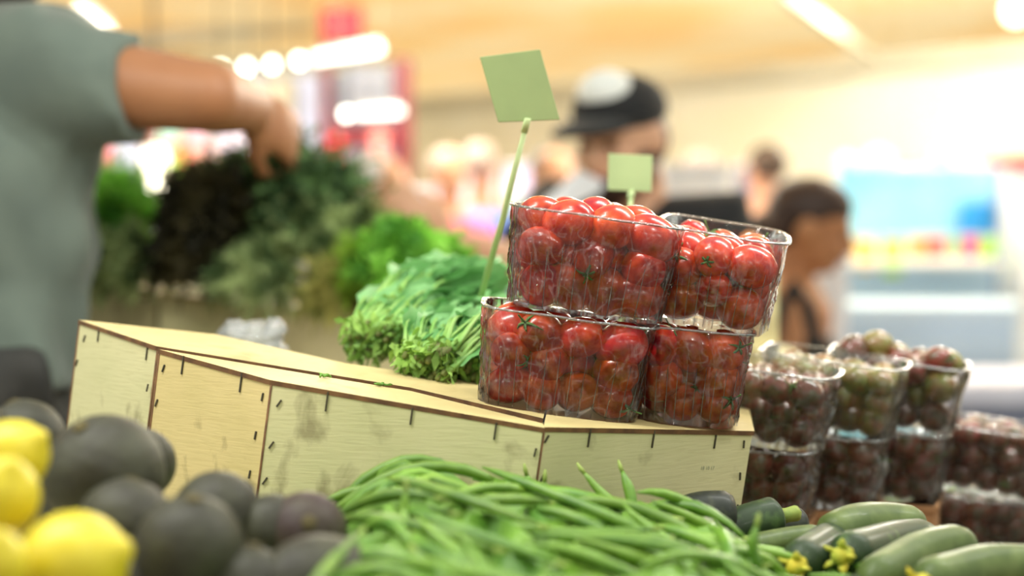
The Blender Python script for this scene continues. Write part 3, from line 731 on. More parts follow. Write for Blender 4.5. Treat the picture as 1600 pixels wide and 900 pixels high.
# ------------------------------------------------------------------ leafy bunches
M_cstem = mat('pale_green_stalk', (160,200,110), (120,176,78), .45, 40, spec=.4, transl=.15)
M_cleaf = mat('broad_green_leaf', (92,158,80), (140,196,128), .5, 12, transl=.3, spec=.35)
M_cfr = mat('ragged_stub_leaf', (164,206,96), (96,132,50), .6, 40, transl=.25)
M_root = mat('dull_cut_end', (120,130,66), (90,96,50), .8, 60)
def bunch(name, label, base, tip, w0, w1, n, seed, rise, stemw=.0030, leafw=.010, fringe=220):
    """stalks side by side from ragged cut ends to broad leaf blades"""
    g = random.Random(seed); base = Vector(base); tip = Vector(tip); d = (tip-base); L = d.length; dn = d.normalized()
    sd = dn.cross(Vector((0,0,1))).normalized(); up = sd.cross(dn)
    t = thing(name, label, 'vegetable bunch', base); n = int(n*1.5)
    st = MB(); lf = MB(); fr = MB()
    for k in range(n):
        a, h = g.uniform(-1, 1), g.uniform(0, 1)
        p0 = sd*a*w0+up*(h*w0*.9-.2*w0)+dn*g.uniform(-.012, .018)
        p3 = dn*L*g.uniform(.55, 1.1)+sd*(a*w1+g.gauss(0, .016))+up*(h*w1*.6+rise*g.uniform(.2, 1))
        p1 = p0*.7+p3*.3+sd*g.gauss(0,.006)+up*(.004+.012*g.random())+Vector((0,0,rise*.2)); p2 = p0*.35+p3*.65+up*rise*.35
        pts = smoothpts([p0, p1, p2, p3], 12); sw = stemw*g.uniform(.7, 1.3)
        sw *= .8; st.tube(pts[:6], [sw*1.5, sw*1.25, sw, sw*.8, sw*.6, sw*.3], 6, flat=.7)
        # leaf blade: V-folded strip with wavy edge
        lp = pts[1+g.randrange(4):9+g.randrange(4)]; m = len(lp); tw = g.gauss(0, .8); lp = [p+sd*g.gauss(0,.002)+up*g.gauss(0,.0015) for p in lp]; lw = leafw*g.uniform(.5, 1.2); v = []
        for i, p in enumerate(lp):
            tt = (lp[min(i+1, m-1)]-lp[max(i-1, 0)]).normalized(); q = (sd*math.cos(tw)+up*math.sin(tw)); q = (q-tt*q.dot(tt)).normalized(); nn_ = tt.cross(q)
            ww = lw*math.sin(math.pi*min(.97, (i+.35)/m))**.8*(1+.25*math.sin(i*2.7+k))
            v += [p-q*ww+nn_*ww*.35, p, p+q*ww+nn_*ww*.35]
        lf.add(v, [(i*3+j, (i+1)*3+j, (i+1)*3+j+1, i*3+j+1) for i in range(m-1) for j in (0, 1)])
    for k in range(fringe):
        a, h = g.uniform(-1, 1), g.uniform(-.4, 1); p = sd*a*w0*1.05+up*h*w0+dn*(g.random()**2*L*.34-.012)
        dd = (-dn*g.uniform(-.3, 1)+sd*g.uniform(-1, 1)+up*g.uniform(-1.1, .8)).normalized(); Lf = g.uniform(.004, .014); q = dd.cross(Vector((g.uniform(-1,1), g.uniform(-1,1), g.uniform(-1,1)))).normalized()
        w_ = Lf*g.uniform(.12, .3); bend = Vector((0,0,-1))*Lf*g.uniform(0, .5)
        fr.add([p-q*w_*.3, p+q*w_*.3, p+dd*Lf*.55+q*w_+bend*.3, p+dd*Lf*.55-q*w_+bend*.3, p+dd*Lf+bend], [(0,1,2,3),(3,2,4)])
    st.build('stalks', M_cstem, t)['kind'] = 'stuff'; lf.build('leaf_blades', M_cleaf, t)['kind'] = 'stuff'; fr.build('leaf_trimmings', M_cfr, t)['kind'] = 'stuff'
    rt = MB()
    for k in range(26):
        p = sd*g.uniform(-1,1)*w0*.9+up*g.uniform(-.3,.8)*w0+dn*g.uniform(-.010,.004)
        rt.tube([p+dn*.008, p, p-dn*.006+Vector((0,0,-.002))], [.0028, .0034, .0022], 6)
    rt.build('cut_ends', M_root, t)['kind'] = 'stuff'
    return t
bunch('celery_bunch', 'leafy green bunch with ragged cut stalks, nearest the lower tomato punnet', P(672,574,1.13), P(800,492,1.28), .022, .034, 60, 1, .006, fringe=560)
bunch('celery_bunch', 'leafy green bunch touching the lower tomato punnet, pushed in beside it', P(735,578,1.15), P(840,505,1.29), .020, .03, 44, 2, .006, fringe=360)
bunch('celery_bunch', 'leafy green bunch lying behind, its stalk ends overhanging the bare crate top', P(584,538,1.22), P(770,455,1.42), .024, .040, 70, 3, .006, fringe=560, leafw=.013)
bunch('celery_bunch', 'broad-leaved bunch on top, below the price card stick', P(612,492,1.27), P(765,438,1.48), .018, .045, 60, 4, .006, fringe=160, leafw=.016)

# ------------------------------------------------------------------ herb heaps
def herbmat(n, a, b, tr=.25): return mat(n, a, b, .6, 22, transl=tr, spec=.3, contrast=(.42,.6))
H_bright = herbmat('bright_parsley', (164,228,92), (84,150,50), .35)
H_mid = herbmat('mid_green_herb', (140,156,92), (62,80,46))
H_dark = herbmat('very_dark_herb', (74,68,38), (30,30,18), .15)
H_grey = herbmat('grey_green_herb', (188,206,140), (88,114,68))
H_root = herbmat('tan_root_strands', (206,200,112), (120,130,60))
H_lime = herbmat('lime_herb', (164,206,70), (84,130,40), .35)
H_green = herbmat('leek_green_herb', (112,148,90), (56,84,52))
def herb(name, label, c, rad, flow, n, m, seed, leaf=.007, strand=.05, leaves=16, leafw=.28, core=.72, thick=.0012, droop=.3):
    g = np.random.default_rng(seed); c = Vector(c); rx, ry, rz = rad
    t = thing(name, label, 'herb bunch', c-Vector((0,0,rz)))
    off = Vector((0,0,rz)); V = []; F = []
    b = MB(); b.ell(off, (rx*core, ry*core, rz*core), nu=40, nv=28, fn=lambda p: 1+.22*noise.noise(p*2.6+Vector((seed,0,0)))+.12*noise.noise(p*6+Vector((0,seed,0))))
    fl = Vector(flow).normalized(); lv = MB(); per = 11; nt = max(8, n//per)
    for k in range(nt):
        u = Vector(g.normal(size=3)); u.normalize()
        if u.y > .4: u.y = -u.y
        if u.z < -.5: u.z *= -1
        root = Vector((u.x*rx, u.y*ry, u.z*rz))*g.uniform(.62, .9)+off
        nrm = Vector((u.x/rx, u.y/ry, u.z/rz)).normalized()
        d0 = fl*g.uniform(.3, 1.1)+Vector(g.normal(size=3))*.45+nrm*.55; d0.normalize(); big = g.uniform(.7, 1.25)
        for kk in range(per):
            p = root+Vector(g.normal(size=3))*.004; d = (d0+Vector(g.normal(size=3))*.30).normalized()
            L = strand*big*g.uniform(.7, 1.1); pts = []
            for i in range(5):
                pts.append(p.copy()); d = (d+Vector((0,0,-droop*.30*i*.5))+Vector(g.normal(size=3))*.08); d.normalize(); p = p+d*L/4
            lv.tube(pts, [thick, thick, thick*.8, thick*.6, thick*.3], 3, cap=False)
            for j in range(leaves):
                s = .6+(j+g.random())/leaves*3.39; i = int(s); q = pts[min(i,3)].lerp(pts[min(i,3)+1], s-min(i,3))
                dd = Vector(g.normal(size=3)); dd = (dd+d*.8).normalized(); w_ = dd.cross(Vector(g.normal(size=3))).normalized()*leaf*leafw; lf_ = leaf*g.uniform(.6, 1.4)
                lv.add([q, q+dd*lf_*.5+w_, q+dd*lf_, q+dd*lf_*.5-w_], [(0,1,2,3)])
    b.build('dense_middle', m, t); o = lv.build('sprigs', m, t); o['kind'] = 'stuff'
    return t
D0 = 2.06
def hp(x, y, d=D0): return P(x, y, d)
S = D0/FPX
def H(name, label, x, y, rxp, rzp, m, seed, d=D0, n=600, ry=.10, flow=(-.5,-.4,-.3), **k):
    s = d/FPX; return herb(name, label, P(x, y, d), (rxp*s, ry, rzp*s), flow, n, m, seed, **k)
H('parsley_bunch', 'bright green feathery bunch beside the man, highest of its side', 188, 345, 74, 62, H_bright, 1, d=2.12, flow=(-.3,-.3,.6), droop=.1)
H('parsley_bunch', 'small bright green bunch just below, at the edge of the grey shirt', 150, 400, 50, 30, H_lime, 2, d=2.08, n=420)
H('herb_bunch', 'grey green bunch hanging over the tan crate rail', 222, 408, 42, 34, H_grey, 3, d=2.02, n=420, ry=.07)
H('dark_herb_bunch', 'very dark herb heap, largest and blackest of the pile', 348, 342, 66, 68, H_dark, 4, d=2.04, n=1100, leaf=.009, ry=.11)
H('dark_herb_bunch', 'dark olive bunch forming the lower part of the darkest heap', 325, 402, 62, 40, H_dark, 5, d=2.0, n=800, leaf=.009, ry=.08)
H('dark_herb_bunch', 'dark feathery bunch crowning the pile right under the reaching hand', 380, 302, 66, 24, H_mid, 6, d=2.10, n=800, leaf=.009)
H('leek_green_bunch', 'blue green bunch with long blades below the reaching hand', 452, 322, 60, 28, H_green, 7, d=2.08, n=500, flow=(1,-.1,-.15), strand=.10, leaf=.012)
H('herb_bunch', 'grey green bunch in the middle of the heap, tips drooping forward', 486, 376, 88, 42, H_grey, 8, d=2.02, n=900, flow=(.5,-.5,-.4))
H('herb_bunch', 'grey green bunch hanging over the whitish crate, below the middle one', 415, 430, 58, 32, H_grey, 9, d=1.97, n=700, ry=.07, flow=(-.5,-.4,-.3))
H('herb_bunch', 'mid green bunch at the far slope of the heap, beside the bright tuft', 560, 380, 46, 30, H_mid, 10, d=2.06, n=500, flow=(.8,-.2,-.3))
H('rooted_herb_bunch', 'yellowish bunch with tangled tan roots over the crate rail', 540, 452, 56, 24, H_root, 11, d=1.93, n=700, leaves=6, thick=.0016, strand=.045, ry=.06, flow=(-.3,-.4,-.2))
H('lime_herb_bunch', 'lime green tuft lying on the tan roots', 560, 428, 46, 16, H_lime, 12, d=1.92, n=420, ry=.06, flow=(.8,-.3,.0))
H('parsley_bunch', 'bright green leafy tuft nearest the customer with the bare forearm', 640, 432, 58, 24, H_bright, 13, d=1.86, n=900, leaf=.012, leafw=.45, ry=.08, flow=(.3,-.3,.4), droop=.1)

# ------------------------------------------------------------------ crumpled bag
M_bag = plastic('thin_bag_plastic', haze=.28, bump=1.0, bscale=45, gain=2.2, rough=.12)
def bagmesh(s, rx, ry, rz):
    def fn(p):
        return 1+.35*noise.noise(p*1.6+Vector((s,0,0)))+.28*abs(noise.noise(p*3.7+Vector((s,2,0))))-.1
    return MB().ell((0,0,0), (rx, ry, rz), nu=44, nv=30, fn=fn)
bo = thing('plastic_bag', 'crumpled clear plastic bag behind the upturned crate', 'bag', P(395, 546, 1.42))
bagmesh(3, .030, .03, .019).build('bag_body', M_bag, bo, loc=(-.006, 0, .018)) if False else obj('bag_body', bagmesh(3, .040, .03, .019).mesh('bag_body'), M_bag, bo, (-.004, 0, .008))
h1 = obj('bag_handle', bagmesh(8, .011, .01, .011).mesh('bag_handle'), M_bag, bo, (.022, 0, .020)); obj('bag_handle', bagmesh(5, .013, .01, .012).mesh('bag_handle'), M_bag, bo, (-.018, 0, .018))
bs_ = thing('wooden_box', 'small wooden box end under the crumpled plastic bag', 'box', (P(395,546,1.42).x, P(395,546,1.42).y, TZ))
MB().box((0,0,(P(395,560,1.42).z-TZ)/2), (.10,.07,P(395,560,1.42).z-TZ)).build('box_body', M_ply3, bs_, False)
# leaf scraps on the crate top
M_scrap = mat('green_leaf_scrap', (110,160,60), (80,120,44), .6, 60)
for i, (x, y) in enumerate([(508,592),(600,604),(655,612)][:2]):
    p = onplane(x, y); b = MB(); g = random.Random(i)
    for k in range(7):
        q = NP*.0015+Vector((g.uniform(-.005,.005), g.uniform(-.004,.004), 0)); dv = Vector((g.uniform(-1,1), g.uniform(-1,1), g.uniform(0,.5))).normalized()*.005
        b.tube([q, q+dv*.6, q+dv], [.0008,.0010,.0003], 5)
    tag(b.build('leaf_scrap', M_scrap, None, loc=p), ['torn green leaf scrap near the crack between the crate lids', 'torn green leaf scrap near the celery stalk ends'][i], 'leaf scrap')

# ------------------------------------------------------------------ people
M_skin = mat('warm_skin', (172,118,80), (162,108,72), .5, 12, sss=.08)
M_skin2 = mat('tanned_skin', (190,132,88), (174,116,76), .5, 12, sss=.08)
M_skin3 = mat('light_skin', (222,172,140), (210,158,126), .5, 12, sss=.08)
M_hair = mat('dark_brown_hair', (46,28,20), (66,40,28), .5, 60, stretch=(1,1,.2), bump=.5)
M_hair2 = mat('brown_hair', (84,62,46), (60,44,32), .5, 60, bump=.5)
M_black = mat('black_cloth', (22,22,24), (32,32,34), .85, 40, sheen=.1)
M_shirt = mat('grey_green_tshirt', (92,104,96), (104,116,106), .85, 10, bump=.1, sheen=.2)
M_trous = mat('charcoal_trousers', (44,44,42), (62,60,56), .8, 14, bump=.3)
M_eye = mat('dark_eye', (30,22,18), (40,30,24), .2, 50)
M_lip = mat('lip', (170,92,80), (160,84,72), .5, 50)
def head_shape(b, c, R3, h=.115, w=.078, dpt=.097, nose=1, beard=0):
    """skull, jaw, nose, brow, ears; local frame: x = sideways, y = facing(-y forward), z = up"""
    A = lambda p: Vector(c)+R3 @ Vector(p)
    b.ell(A((0, .008, .022)), (w, dpt, .098), R3, 24, 18)
    b.ell(A((0, -.022, -.030)), (w*.80, .072, .080), R3, 24, 18)
    b.ell(A((0, -.050, -.078)), (.036, .034, .026), R3)
    b.ell(A((0, -.080, .028)), (.052, .016, .012), R3)
    b.tube([A((0,-.088,.018)), A((0,-.102,-.008)), A((0,-.112,-.024)), A((0,-.094,-.032))], [.008,.010,.013,.010], 10)
    b.ell(A((.038,-.066,-.022)), (.024,.02,.02), R3); b.ell(A((-.038,-.066,-.022)), (.024,.02,.02), R3)
    b.ell(A((0,-.088,-.052)), (.024,.011,.010), R3)
    for s in (-1, 1):
        b.ell(A((s*(w+.004), .012, -.004)), (.009, .020, .032), R3)
def hand(b, wrist, M, s=1.0, curl=.5, side=1):
    """palm and five fingers; local x across, y along the hand, z back of hand"""
    A = lambda p: Vector(wrist)+M @ (Vector(p)*s)
    b.tube([A((0,-.01,0)), A((0,.02,0)), A((0,.055,0)), A((0,.088,-.004))], [.027*s,.036*s,.042*s,.040*s], 14, flat=.42, up=M.col[2])
    for i, (x, L) in enumerate(((-.032,.072), (-.011,.082), (.011,.077), (.031,.060))):
        x *= side; p = Vector((x, .088, -.003)); pts = [A(p-Vector((0,.02,0))), A(p)]; a = curl*.5
        for k, f_ in enumerate((.45, .30, .25)):
            p = p+Vector((x*.06, math.cos(a)*L*f_, -math.sin(a)*L*f_)); pts.append(A(p)); a += curl
        b.ctube(pts, [.0098*s,.0096*s,.0088*s,.0080*s,.0070*s], 10)
    th = [(-.030*side,.020,-.004), (-.050*side,.045,-.018), (-.056*side,.075,-.030), (-.046*side,.098,-.040)]
    b.ctube([A(p) for p in th], [.014*s,.012*s,.0105*s,.0085*s], 10)
def eyes(root, c, R3):
    A = lambda p: Vector(c)+R3 @ Vector(p)
    for s in (-1, 1): MB().ell(A((s*.030,-.083,.004)), (.013,.008,.007), R3, 12, 8).build('eye', M_eye, root)
    MB().tube([A((-.024,-.094,-.054)), A((0,-.1,-.056)), A((.024,-.094,-.054))], [.003,.006,.003], 8).build('lips', M_lip, root)

# man in the grey t-shirt reaching over the herbs
mz = thing('person', 'man in a grey-green t-shirt and dark trousers reaching his arm over the herbs', 'person', (-.80, 1.78, 0))
o0 = Vector((-.80, 1.78, 0)); Q = lambda x, y, d: P(x, y, d)-o0
sh = Q(95, 120, 1.74); el = Q(318, 150, 1.72); wr = Q(392, 166, 1.88)
neck = Q(-70, 40, 1.80); pel = Q(-110, 640, 1.80); chest = Q(-75, 230, 1.79)
shL = Q(-250, 130, 1.90)
b = MB()
b.tube([pel+Vector((0,0,-.05)), pel+Vector((0,0,.1)), Q(-95,420,1.8), chest, Q(-72,110,1.8)], [.16,.15,.150,.17,.13], 20, flat=.68, up=Vector((0,1,0)))
b.tube([chest+Vector((0,0,.1)), Q(-70,60,1.8), Q(-62,0,1.79)], [.07,.062,.060], 14)
b.tube([Q(-40,110,1.80), sh, Q(200,136,1.73), el], [.075,.070,.052,.044], 16)
b.tube([el-(wr-el).normalized()*-.0, el*.6+wr*.4, wr], [.045,.043,.035], 16)
b.ell(el, (.045,.045,.043))
Mh = Matrix(((.5,.0,.0),)*3) if False else None
hy = (Q(438,200,1.93)-wr).normalized(); hx = hy.cross(Vector((.1,-1,.45))).normalized(); hz = hx.cross(hy); HM = Matrix((hx, hy, hz)).transposed()
hand(b, wr, HM, 1.0, .8, -1)
# other arm hanging, out of the frame
hl = [shL, Q(-330,330,1.86), Q(-340,520,1.78)]
b.tube([Q(-110,110,1.82), shL, hl[1], hl[2]], [.075,.066,.048,.030], 14)
hand(b, hl[2], Matrix((Vector((0,1,0)), Vector((0,0,-1)), Vector((-1,0,0)))).transposed(), .95, .3, 1)
hips = [(pel+Vector((sx*.09, 0, -.05)), pel+Vector((sx*.10, .02, -.45)), Vector((pel.x+sx*.11, 0.03, .09))) for sx in (-1, 1)]
for h_, k_, a_ in hips:
    b.tube([h_, k_, a_], [.088,.055,.040], 14); b.ell((a_.x, a_.y-.06, .045), (.045,.125,.042))
R3 = Matrix.Rotation(R(50), 3, 'Z'); hc = Q(-60, -130, 1.76)
head_shape(b, hc, R3)
remeshed(b, 'body', M_skin, mz, .007, 5)
eyes(mz, hc, R3)
hb = MB(); hb.ell(hc+Vector((0,.018,.035)), (.088,.104,.098)); hb.ell(hc+Vector((.03,.05,-.04)), (.066,.06,.07)); remeshed(hb, 'hair', M_hair2, mz, .008, 3)
s_ = MB()
s_.tube([pel+Vector((0,0,.03)), pel+Vector((0,0,.12)), Q(-92,420,1.8), chest, Q(-72,110,1.8), Q(-72,66,1.8)], [.205,.200,.188,.192,.16,.085], 26, flat=.70, up=Vector((0,1,0)))
s_.tube([Q(-60,110,1.80), Q(85,122,1.755), Q(160,130,1.735), Q(224,138,1.725)], [.085,.092,.078,.070], 22)
s_.ell(Q(0,100,1.78), (.14,.09,.075))
s_.tube([Q(-110,110,1.82), shL, shL*.55+hl[1]*.45], [.09,.09,.08], 18)
def folds(v):
    w_ = Vector((v.x*9+v.z*4, v.y*9, v.z*3-v.x*2)); d = noise.noise(w_+Vector((0,0,v.x*5)))+.5*noise.noise(w_*2.2)
    r_ = Vector((v.x-chest.x, v.y-chest.y, 0)); r_ = r_.normalized() if r_.length > 1e-6 else r_
    return v+r_*.034*d+Vector((0,-.006*d,.004*d))
remeshed(s_, 'tshirt', M_shirt, mz, .010, 4, deform=folds)
tr_ = MB(); tr_.tube([pel+Vector((0,0,-.10)), pel+Vector((0,0,.06))], [.18,.182], 22, flat=.72, up=Vector((0,1,0)))
for h_, k_, a_ in hips: tr_.tube([h_+Vector((0,0,.05)), k_, a_+Vector((0,0,.02))], [.115,.085,.075], 18)
tr_.tube([Q(-120,585,1.74), Q(-20,600,1.70), Q(60,590,1.72)], [.05,.05,.04], 14)
remeshed(tr_, 'trousers', M_trous, mz, .011, 3, deform=folds)

# man in the cap
def bust_person(root_label, hx_, hy_, d, face, width, m_skin, m_top, hair, seated=False, sleeve=True, name='person', standz=0):
    pass
o0 = P(965, 230, 2.75); o0.z = 0
mc = thing('person', 'man in a black t-shirt and dark cap, head lowered, bare forearm stretched toward the herbs', 'person', o0)
Q = lambda x, y, d: P(x, y, d)-o0
R3 = Matrix.Rotation(R(-35), 3, 'Z') @ Matrix.Rotation(R(12), 3, 'X')
hc = Q(968, 220, 2.75); cz = hc.z
b = MB(); head_shape(b, hc, R3)
ch = Vector((.05, .08, cz-.35)); nk = Vector((.04, .08, cz-.075))
b.tube([hc+Vector((.01,.02,-.03)), nk, nk+Vector((0,0,-.08))], [.060,.060,.075], 14)
b.tube([nk+Vector((0,0,-.05)), ch+Vector((0,0,.12)), ch, ch+Vector((0,0,-.3)), ch+Vector((0,0,-.45))], [.09,.165,.165,.145,.16], 20, flat=.62, up=Vector((0,1,0)))
arms = []
for s in (-1, 1):
    S_ = nk+Vector((s*.165, .0, -.075)); E_ = S_+Vector((s*.06, -.02, -.29)); W_ = E_+Vector((-s*.10, -.2, -.02))
    if s < 0: E_ = Q(822, 418, 2.58); W_ = Q(694, 372, 2.46)
    b.tube([nk+Vector((s*.05,0,-.10)), S_, E_], [.07,.062,.043], 14); b.tube([E_, (E_+W_)/2, W_], [.038,.032,.022] if s < 0 else [.043,.038,.027], 12); b.ell(E_, (.043,.043,.043))
    yv = ((W_-E_) if s > 0 else (Q(636, 318, 2.42)-W_)).normalized(); xv = yv.cross(Vector((0,0,1)) if s > 0 else Vector((0,-1,.3))).normalized(); hand(b, W_, Matrix((xv, yv, xv.cross(yv))).transposed(), (.78 if s < 0 else .95), .4, s); arms.append((S_, E_))
    h_ = ch+Vector((s*.09, 0, -.45)); a_ = Vector((s*.11, .03, .09)); b.tube([h_, (h_+a_)/2+Vector((0,-.02,0)), a_], [.09,.058,.042], 14); b.ell((a_.x, a_.y-.06, .045), (.045,.125,.042))
remeshed(b, 'body', M_skin3, mc, .008, 4)
eyes(mc, hc, R3)
A = lambda p: hc+R3 @ Vector(p)
bd = MB(); bd.ell(A((0,-.040,-.072)), (.060,.062,.042), R3); bd.ell(A((.05,-.01,-.045)), (.024,.045,.045), R3); bd.ell(A((-.05,-.01,-.045)), (.024,.045,.045), R3)
remeshed(bd, 'beard', M_hair, mc, .007, 3)
hb = MB(); hb.ell(A((0,.035,.0)), (.084,.078,.075), R3); remeshed(hb, 'hair', M_hair, mc, .008, 2)
cap = MB(); cap.ell(A((0,.012,.055)), (.090,.108,.075), R3, fn=lambda p: 1 if p.z > -.25 else .93); remeshed(cap, 'cap_crown', M_black, mc, .007, 2, label='black crown of the cap')
fp = MB(); fp.ell(A((0,-.035,.098)), (.056,.052,.044), R3); fp.ell(A((0,-.02,.105)), (.05,.05,.03), R3); remeshed(fp, 'cap_front', M_white, mc, .007, 2, label='white front panel of the cap')
vz = MB(); rows = []
for j in range(7):
    for i in range(15):
        a = math.pi*(i/14); u = j/6; rx_, ry_ = .086*(1-.05*u), .055+.085*u*math.sin(a)
        x = -math.cos(a)*rx_; y = -.050-math.sin(a)*(.045+.095*u); z = .058-.012*u*math.sin(a)-.014*(x/.086)**2; rows.append(A((x, y, z)))
vz.add(rows, [(j*15+i, j*15+i+1, (j+1)*15+i+1, (j+1)*15+i) for j in range(6) for i in range(14)])
vo = vz.build('cap_visor', M_black, mc, label='black curved visor'); sm = vo.modifiers.new('s', 'SOLIDIFY'); sm.thickness = .012
s_ = MB()
s_.tube([ch+Vector((0,0,-.42)), ch+Vector((0,0,-.2)), ch, ch+Vector((0,0,.13)), nk+Vector((0,0,-.060))], [.19,.18,.195,.19,.09], 24, flat=.66, up=Vector((0,1,0)))
for s, (S_, E_) in zip((-1, 1), arms): s_.tube([nk+Vector((s*.05,0,-.11)), S_, S_*.35+E_*.65], [.085,.082,.075], 18)
remeshed(s_, 'tshirt', M_black, mc, .012, 4)
tr_ = MB(); tr_.tube([ch+Vector((0,0,-.55)), ch+Vector((0,0,-.4))], [.175,.18], 20, flat=.7, up=Vector((0,1,0)))
for s in (-1, 1):
    h_ = ch+Vector((s*.09, 0, -.45)); a_ = Vector((s*.11, .03, .11)); tr_.tube([h_, (h_+a_)/2+Vector((0,-.02,0)), a_], [.11,.085,.075], 16)
remeshed(tr_, 'trousers', M_trous, mc, .012, 2)

# woman in profile with a bun
o0 = P(1250, 350, 3.55); o0.z = 0
wm = thing('person', 'woman in profile with dark hair in a low bun, bare shoulders and black tank top', 'person', o0)
Q = lambda x, y, d: P(x, y, d)-o0
R3 = Matrix.Rotation(R(78), 3, 'Z') @ Matrix.Rotation(R(14), 3, 'X')
hc = Q(1268, 358, 3.55)
b = MB(); head_shape(b, hc, R3)
A = lambda p: hc+R3 @ Vector(p)
nk = Q(1238, 425, 3.57); sR = Q(1222, 470, 3.45); ch = Q(1232, 560, 3.60)
b.tube([A((0,.02,-.04)), nk, nk+Vector((-.01,0,-.07))], [.055,.052,.07], 14)
b.tube([nk+Vector((0,0,-.02)), Q(1236,480,3.59), ch, Q(1222,700,3.60), Q(1220,820,3.60)], [.08,.135,.13,.115,.15], 20, flat=.75, up=Vector((1,0,0)))
sho = [Q(1224,470,3.45), Q(1228,462,3.75)]
for s, S_ in zip((-1, 1), sho):
    E_ = S_+Vector((-.005, s*.03, -.28)); W_ = E_+Vector((.20, -.02*s, .02))
    b.tube([nk+Vector((0,s*.04,-.06)), S_, S_*.5+E_*.5, E_], [.06,.058,.046,.038], 14); b.tube([E_, (E_+W_)/2, W_], [.038,.034,.024], 12); b.ell(E_, (.038,.038,.038))
    yv = (W_-E_).normalized(); xv = yv.cross(Vector((0,0,1))).normalized(); hand(b, W_, Matrix((xv, yv, xv.cross(yv))).transposed(), .85, .4, s)
    h_ = Vector((ch.x, ch.y+s*.08, ch.z-.42)); a_ = Vector((ch.x, ch.y+s*.09, .09)); b.tube([h_, (h_+a_)/2, a_], [.095,.058,.04], 14); b.ell((a_.x+.06, a_.y, .04), (.115,.042,.038))
b.ell(Q(1262,560,3.53), (.06,.055,.06)); b.ell(Q(1262,560,3.65), (.06,.055,.06))
remeshed(b, 'body', M_skin2, wm, .008, 4)
eyes(wm, hc, R3)
hb = MB(); hb.ell(A((0,.025,.040)), (.086,.100,.088), R3); hb.ell(A((0,.06,-.005)), (.074,.066,.066), R3); hb.ell(A((0,.122,-.030)), (.038,.036,.046), R3); hb.ell(A((0,.005,.062)), (.080,.094,.070), R3)
remeshed(hb, 'hair', M_hair, wm, .008, 2)
s_ = MB(); s_.tube([Q(1236,520,3.60), ch, Q(1224,700,3.60), Q(1222,850,3.60)], [.135,.148,.13,.17], 24, flat=.80, up=Vector((1,0,0)))
s_.ell(Q(1266,560,3.53), (.066,.06,.066)); s_.ell(Q(1266,560,3.65), (.066,.06,.066))
for y_ in (3.20, 3.67):
    s_.tube([Q(1276,545,y_), Q(1262,480,y_), Q(1240,440,y_), Q(1222,480,y_+.01), Q(1205,540,y_+.02)], [.018]*5, 10)
remeshed(s_, 'tank_top', M_black, wm, .009, 3)
sk = MB(); sk.tube([Q(1222,830,3.60), Q(1222,1000,3.60), Vector((ch.x, ch.y, .35))], [.17,.2,.24], 24, flat=.85, up=Vector((1,0,0))); remeshed(sk, 'skirt', M_trous, wm, .014, 2)

M_blue = mat('dark_blue_cloth', (42,62,130), (54,76,150), .8, 20)
# far customers in the aisle
def far_person(label, x, y, d, turn, mtop, mhair, mskin, hat=None, top='shirt'):
    o0 = P(x, y, d); zc = o0.z; o0.z = 0; t = thing('person', label, 'person', o0, None, None)
    R3 = Matrix.Rotation(turn, 3, 'Z'); hc = Vector((0,0,zc)); b = MB(); head_shape(b, hc, R3)
    b.tube([hc+Vector((0,.01,-.05)), (0,.02,zc-.2)], [.055,.06], 12)
    X = R3 @ Vector((1,0,0)); Yv = R3 @ Vector((0,1,0))
    b.tube([(0,.02,zc-.17), (0,.02,zc-.28), (0,.02,zc-.45), (0,.02,zc-.75)], [.08,.15,.15,.14], 16, flat=.65, up=Yv)
    s_ = MB(); s_.tube([(0,.02,zc-.2), (0,.02,zc-.27), (0,.02,zc-.45), (0,.02,zc-.82)], [.09,.175,.18,.175], 20, flat=.68, up=Yv)
    tr_ = MB(); tr_.tube([(0,.02,zc-.95), (0,.02,zc-.78)], [.16,.165], 18, flat=.7, up=Yv)
    for s in (-1, 1):
        S_ = Vector((0,.02,zc-.28))+X*s*.16; E_ = S_+X*s*.05+Vector((0,0,-.28)); W_ = E_-Yv*.2+Vector((0,0,.03))
        b.tube([S_-X*s*.08, S_, E_], [.06,.055,.04], 12); b.tube([E_, W_], [.04,.026], 12); b.ell(E_, (.04,.04,.04))
        yv = (W_-E_).normalized(); xv = yv.cross(Vector((0,0,1))).normalized(); hand(b, W_, Matrix((xv, yv, xv.cross(yv))).transposed(), .9, .4, s)
        s_.tube([S_-X*s*.08, S_, S_*.4+E_*.6], [.08,.075,.068], 14)
        h_ = Vector((0,.02,zc-.85))+X*s*.08; a_ = Vector((0,.02,.09))+X*s*.1; b.tube([h_, (h_+a_)/2, a_], [.09,.056,.04], 12); b.ell(a_-Yv*.06+Vector((0,0,-.045)), (.045,.12,.04), R3)
        tr_.tube([h_, (h_+a_)/2, a_], [.1,.08,.07], 14)
    remeshed(b, 'body', mskin, t, .011, 3); remeshed(s_, top, mtop, t, .014, 3); remeshed(tr_, 'trousers', M_trous, t, .014, 2)
    hb = MB(); hb.ell(hc+R3 @ Vector((0,.025,.035)), (.086,.1,.09), R3); remeshed(hb, 'hair', mhair, t, .009, 2); eyes(t, hc, R3)
M_fair = C_('fair_hair', (176,160,150))
M_lav = mat('lavender_cloth', (196,190,230), (180,176,224), .8, 10)
M_pinkc = mat('pink_cloth', (232,110,150), (222,96,140), .8, 10)
M_wcloth = mat('white_cloth', (242,242,246), (232,234,242), .8, 10)
M_bluec = mat('blue_cloth', (90,120,210), (110,150,224), .8, 10)
far_person('far customer with dark hair, lavender shirt, beside the man in the cap', 866, 282, 5.2, R(10), M_lav, M_hair, M_skin3)
far_person('far shopper in a pink top, standing between the price card stick and the herbs', 702, 272, 6.6, R(30), M_pinkc, M_fair, M_skin3)
far_person('far shopper in a bright blue top behind the price card stick', 752, 262, 6.9, R(160), M_bluec, M_fair, M_skin3)
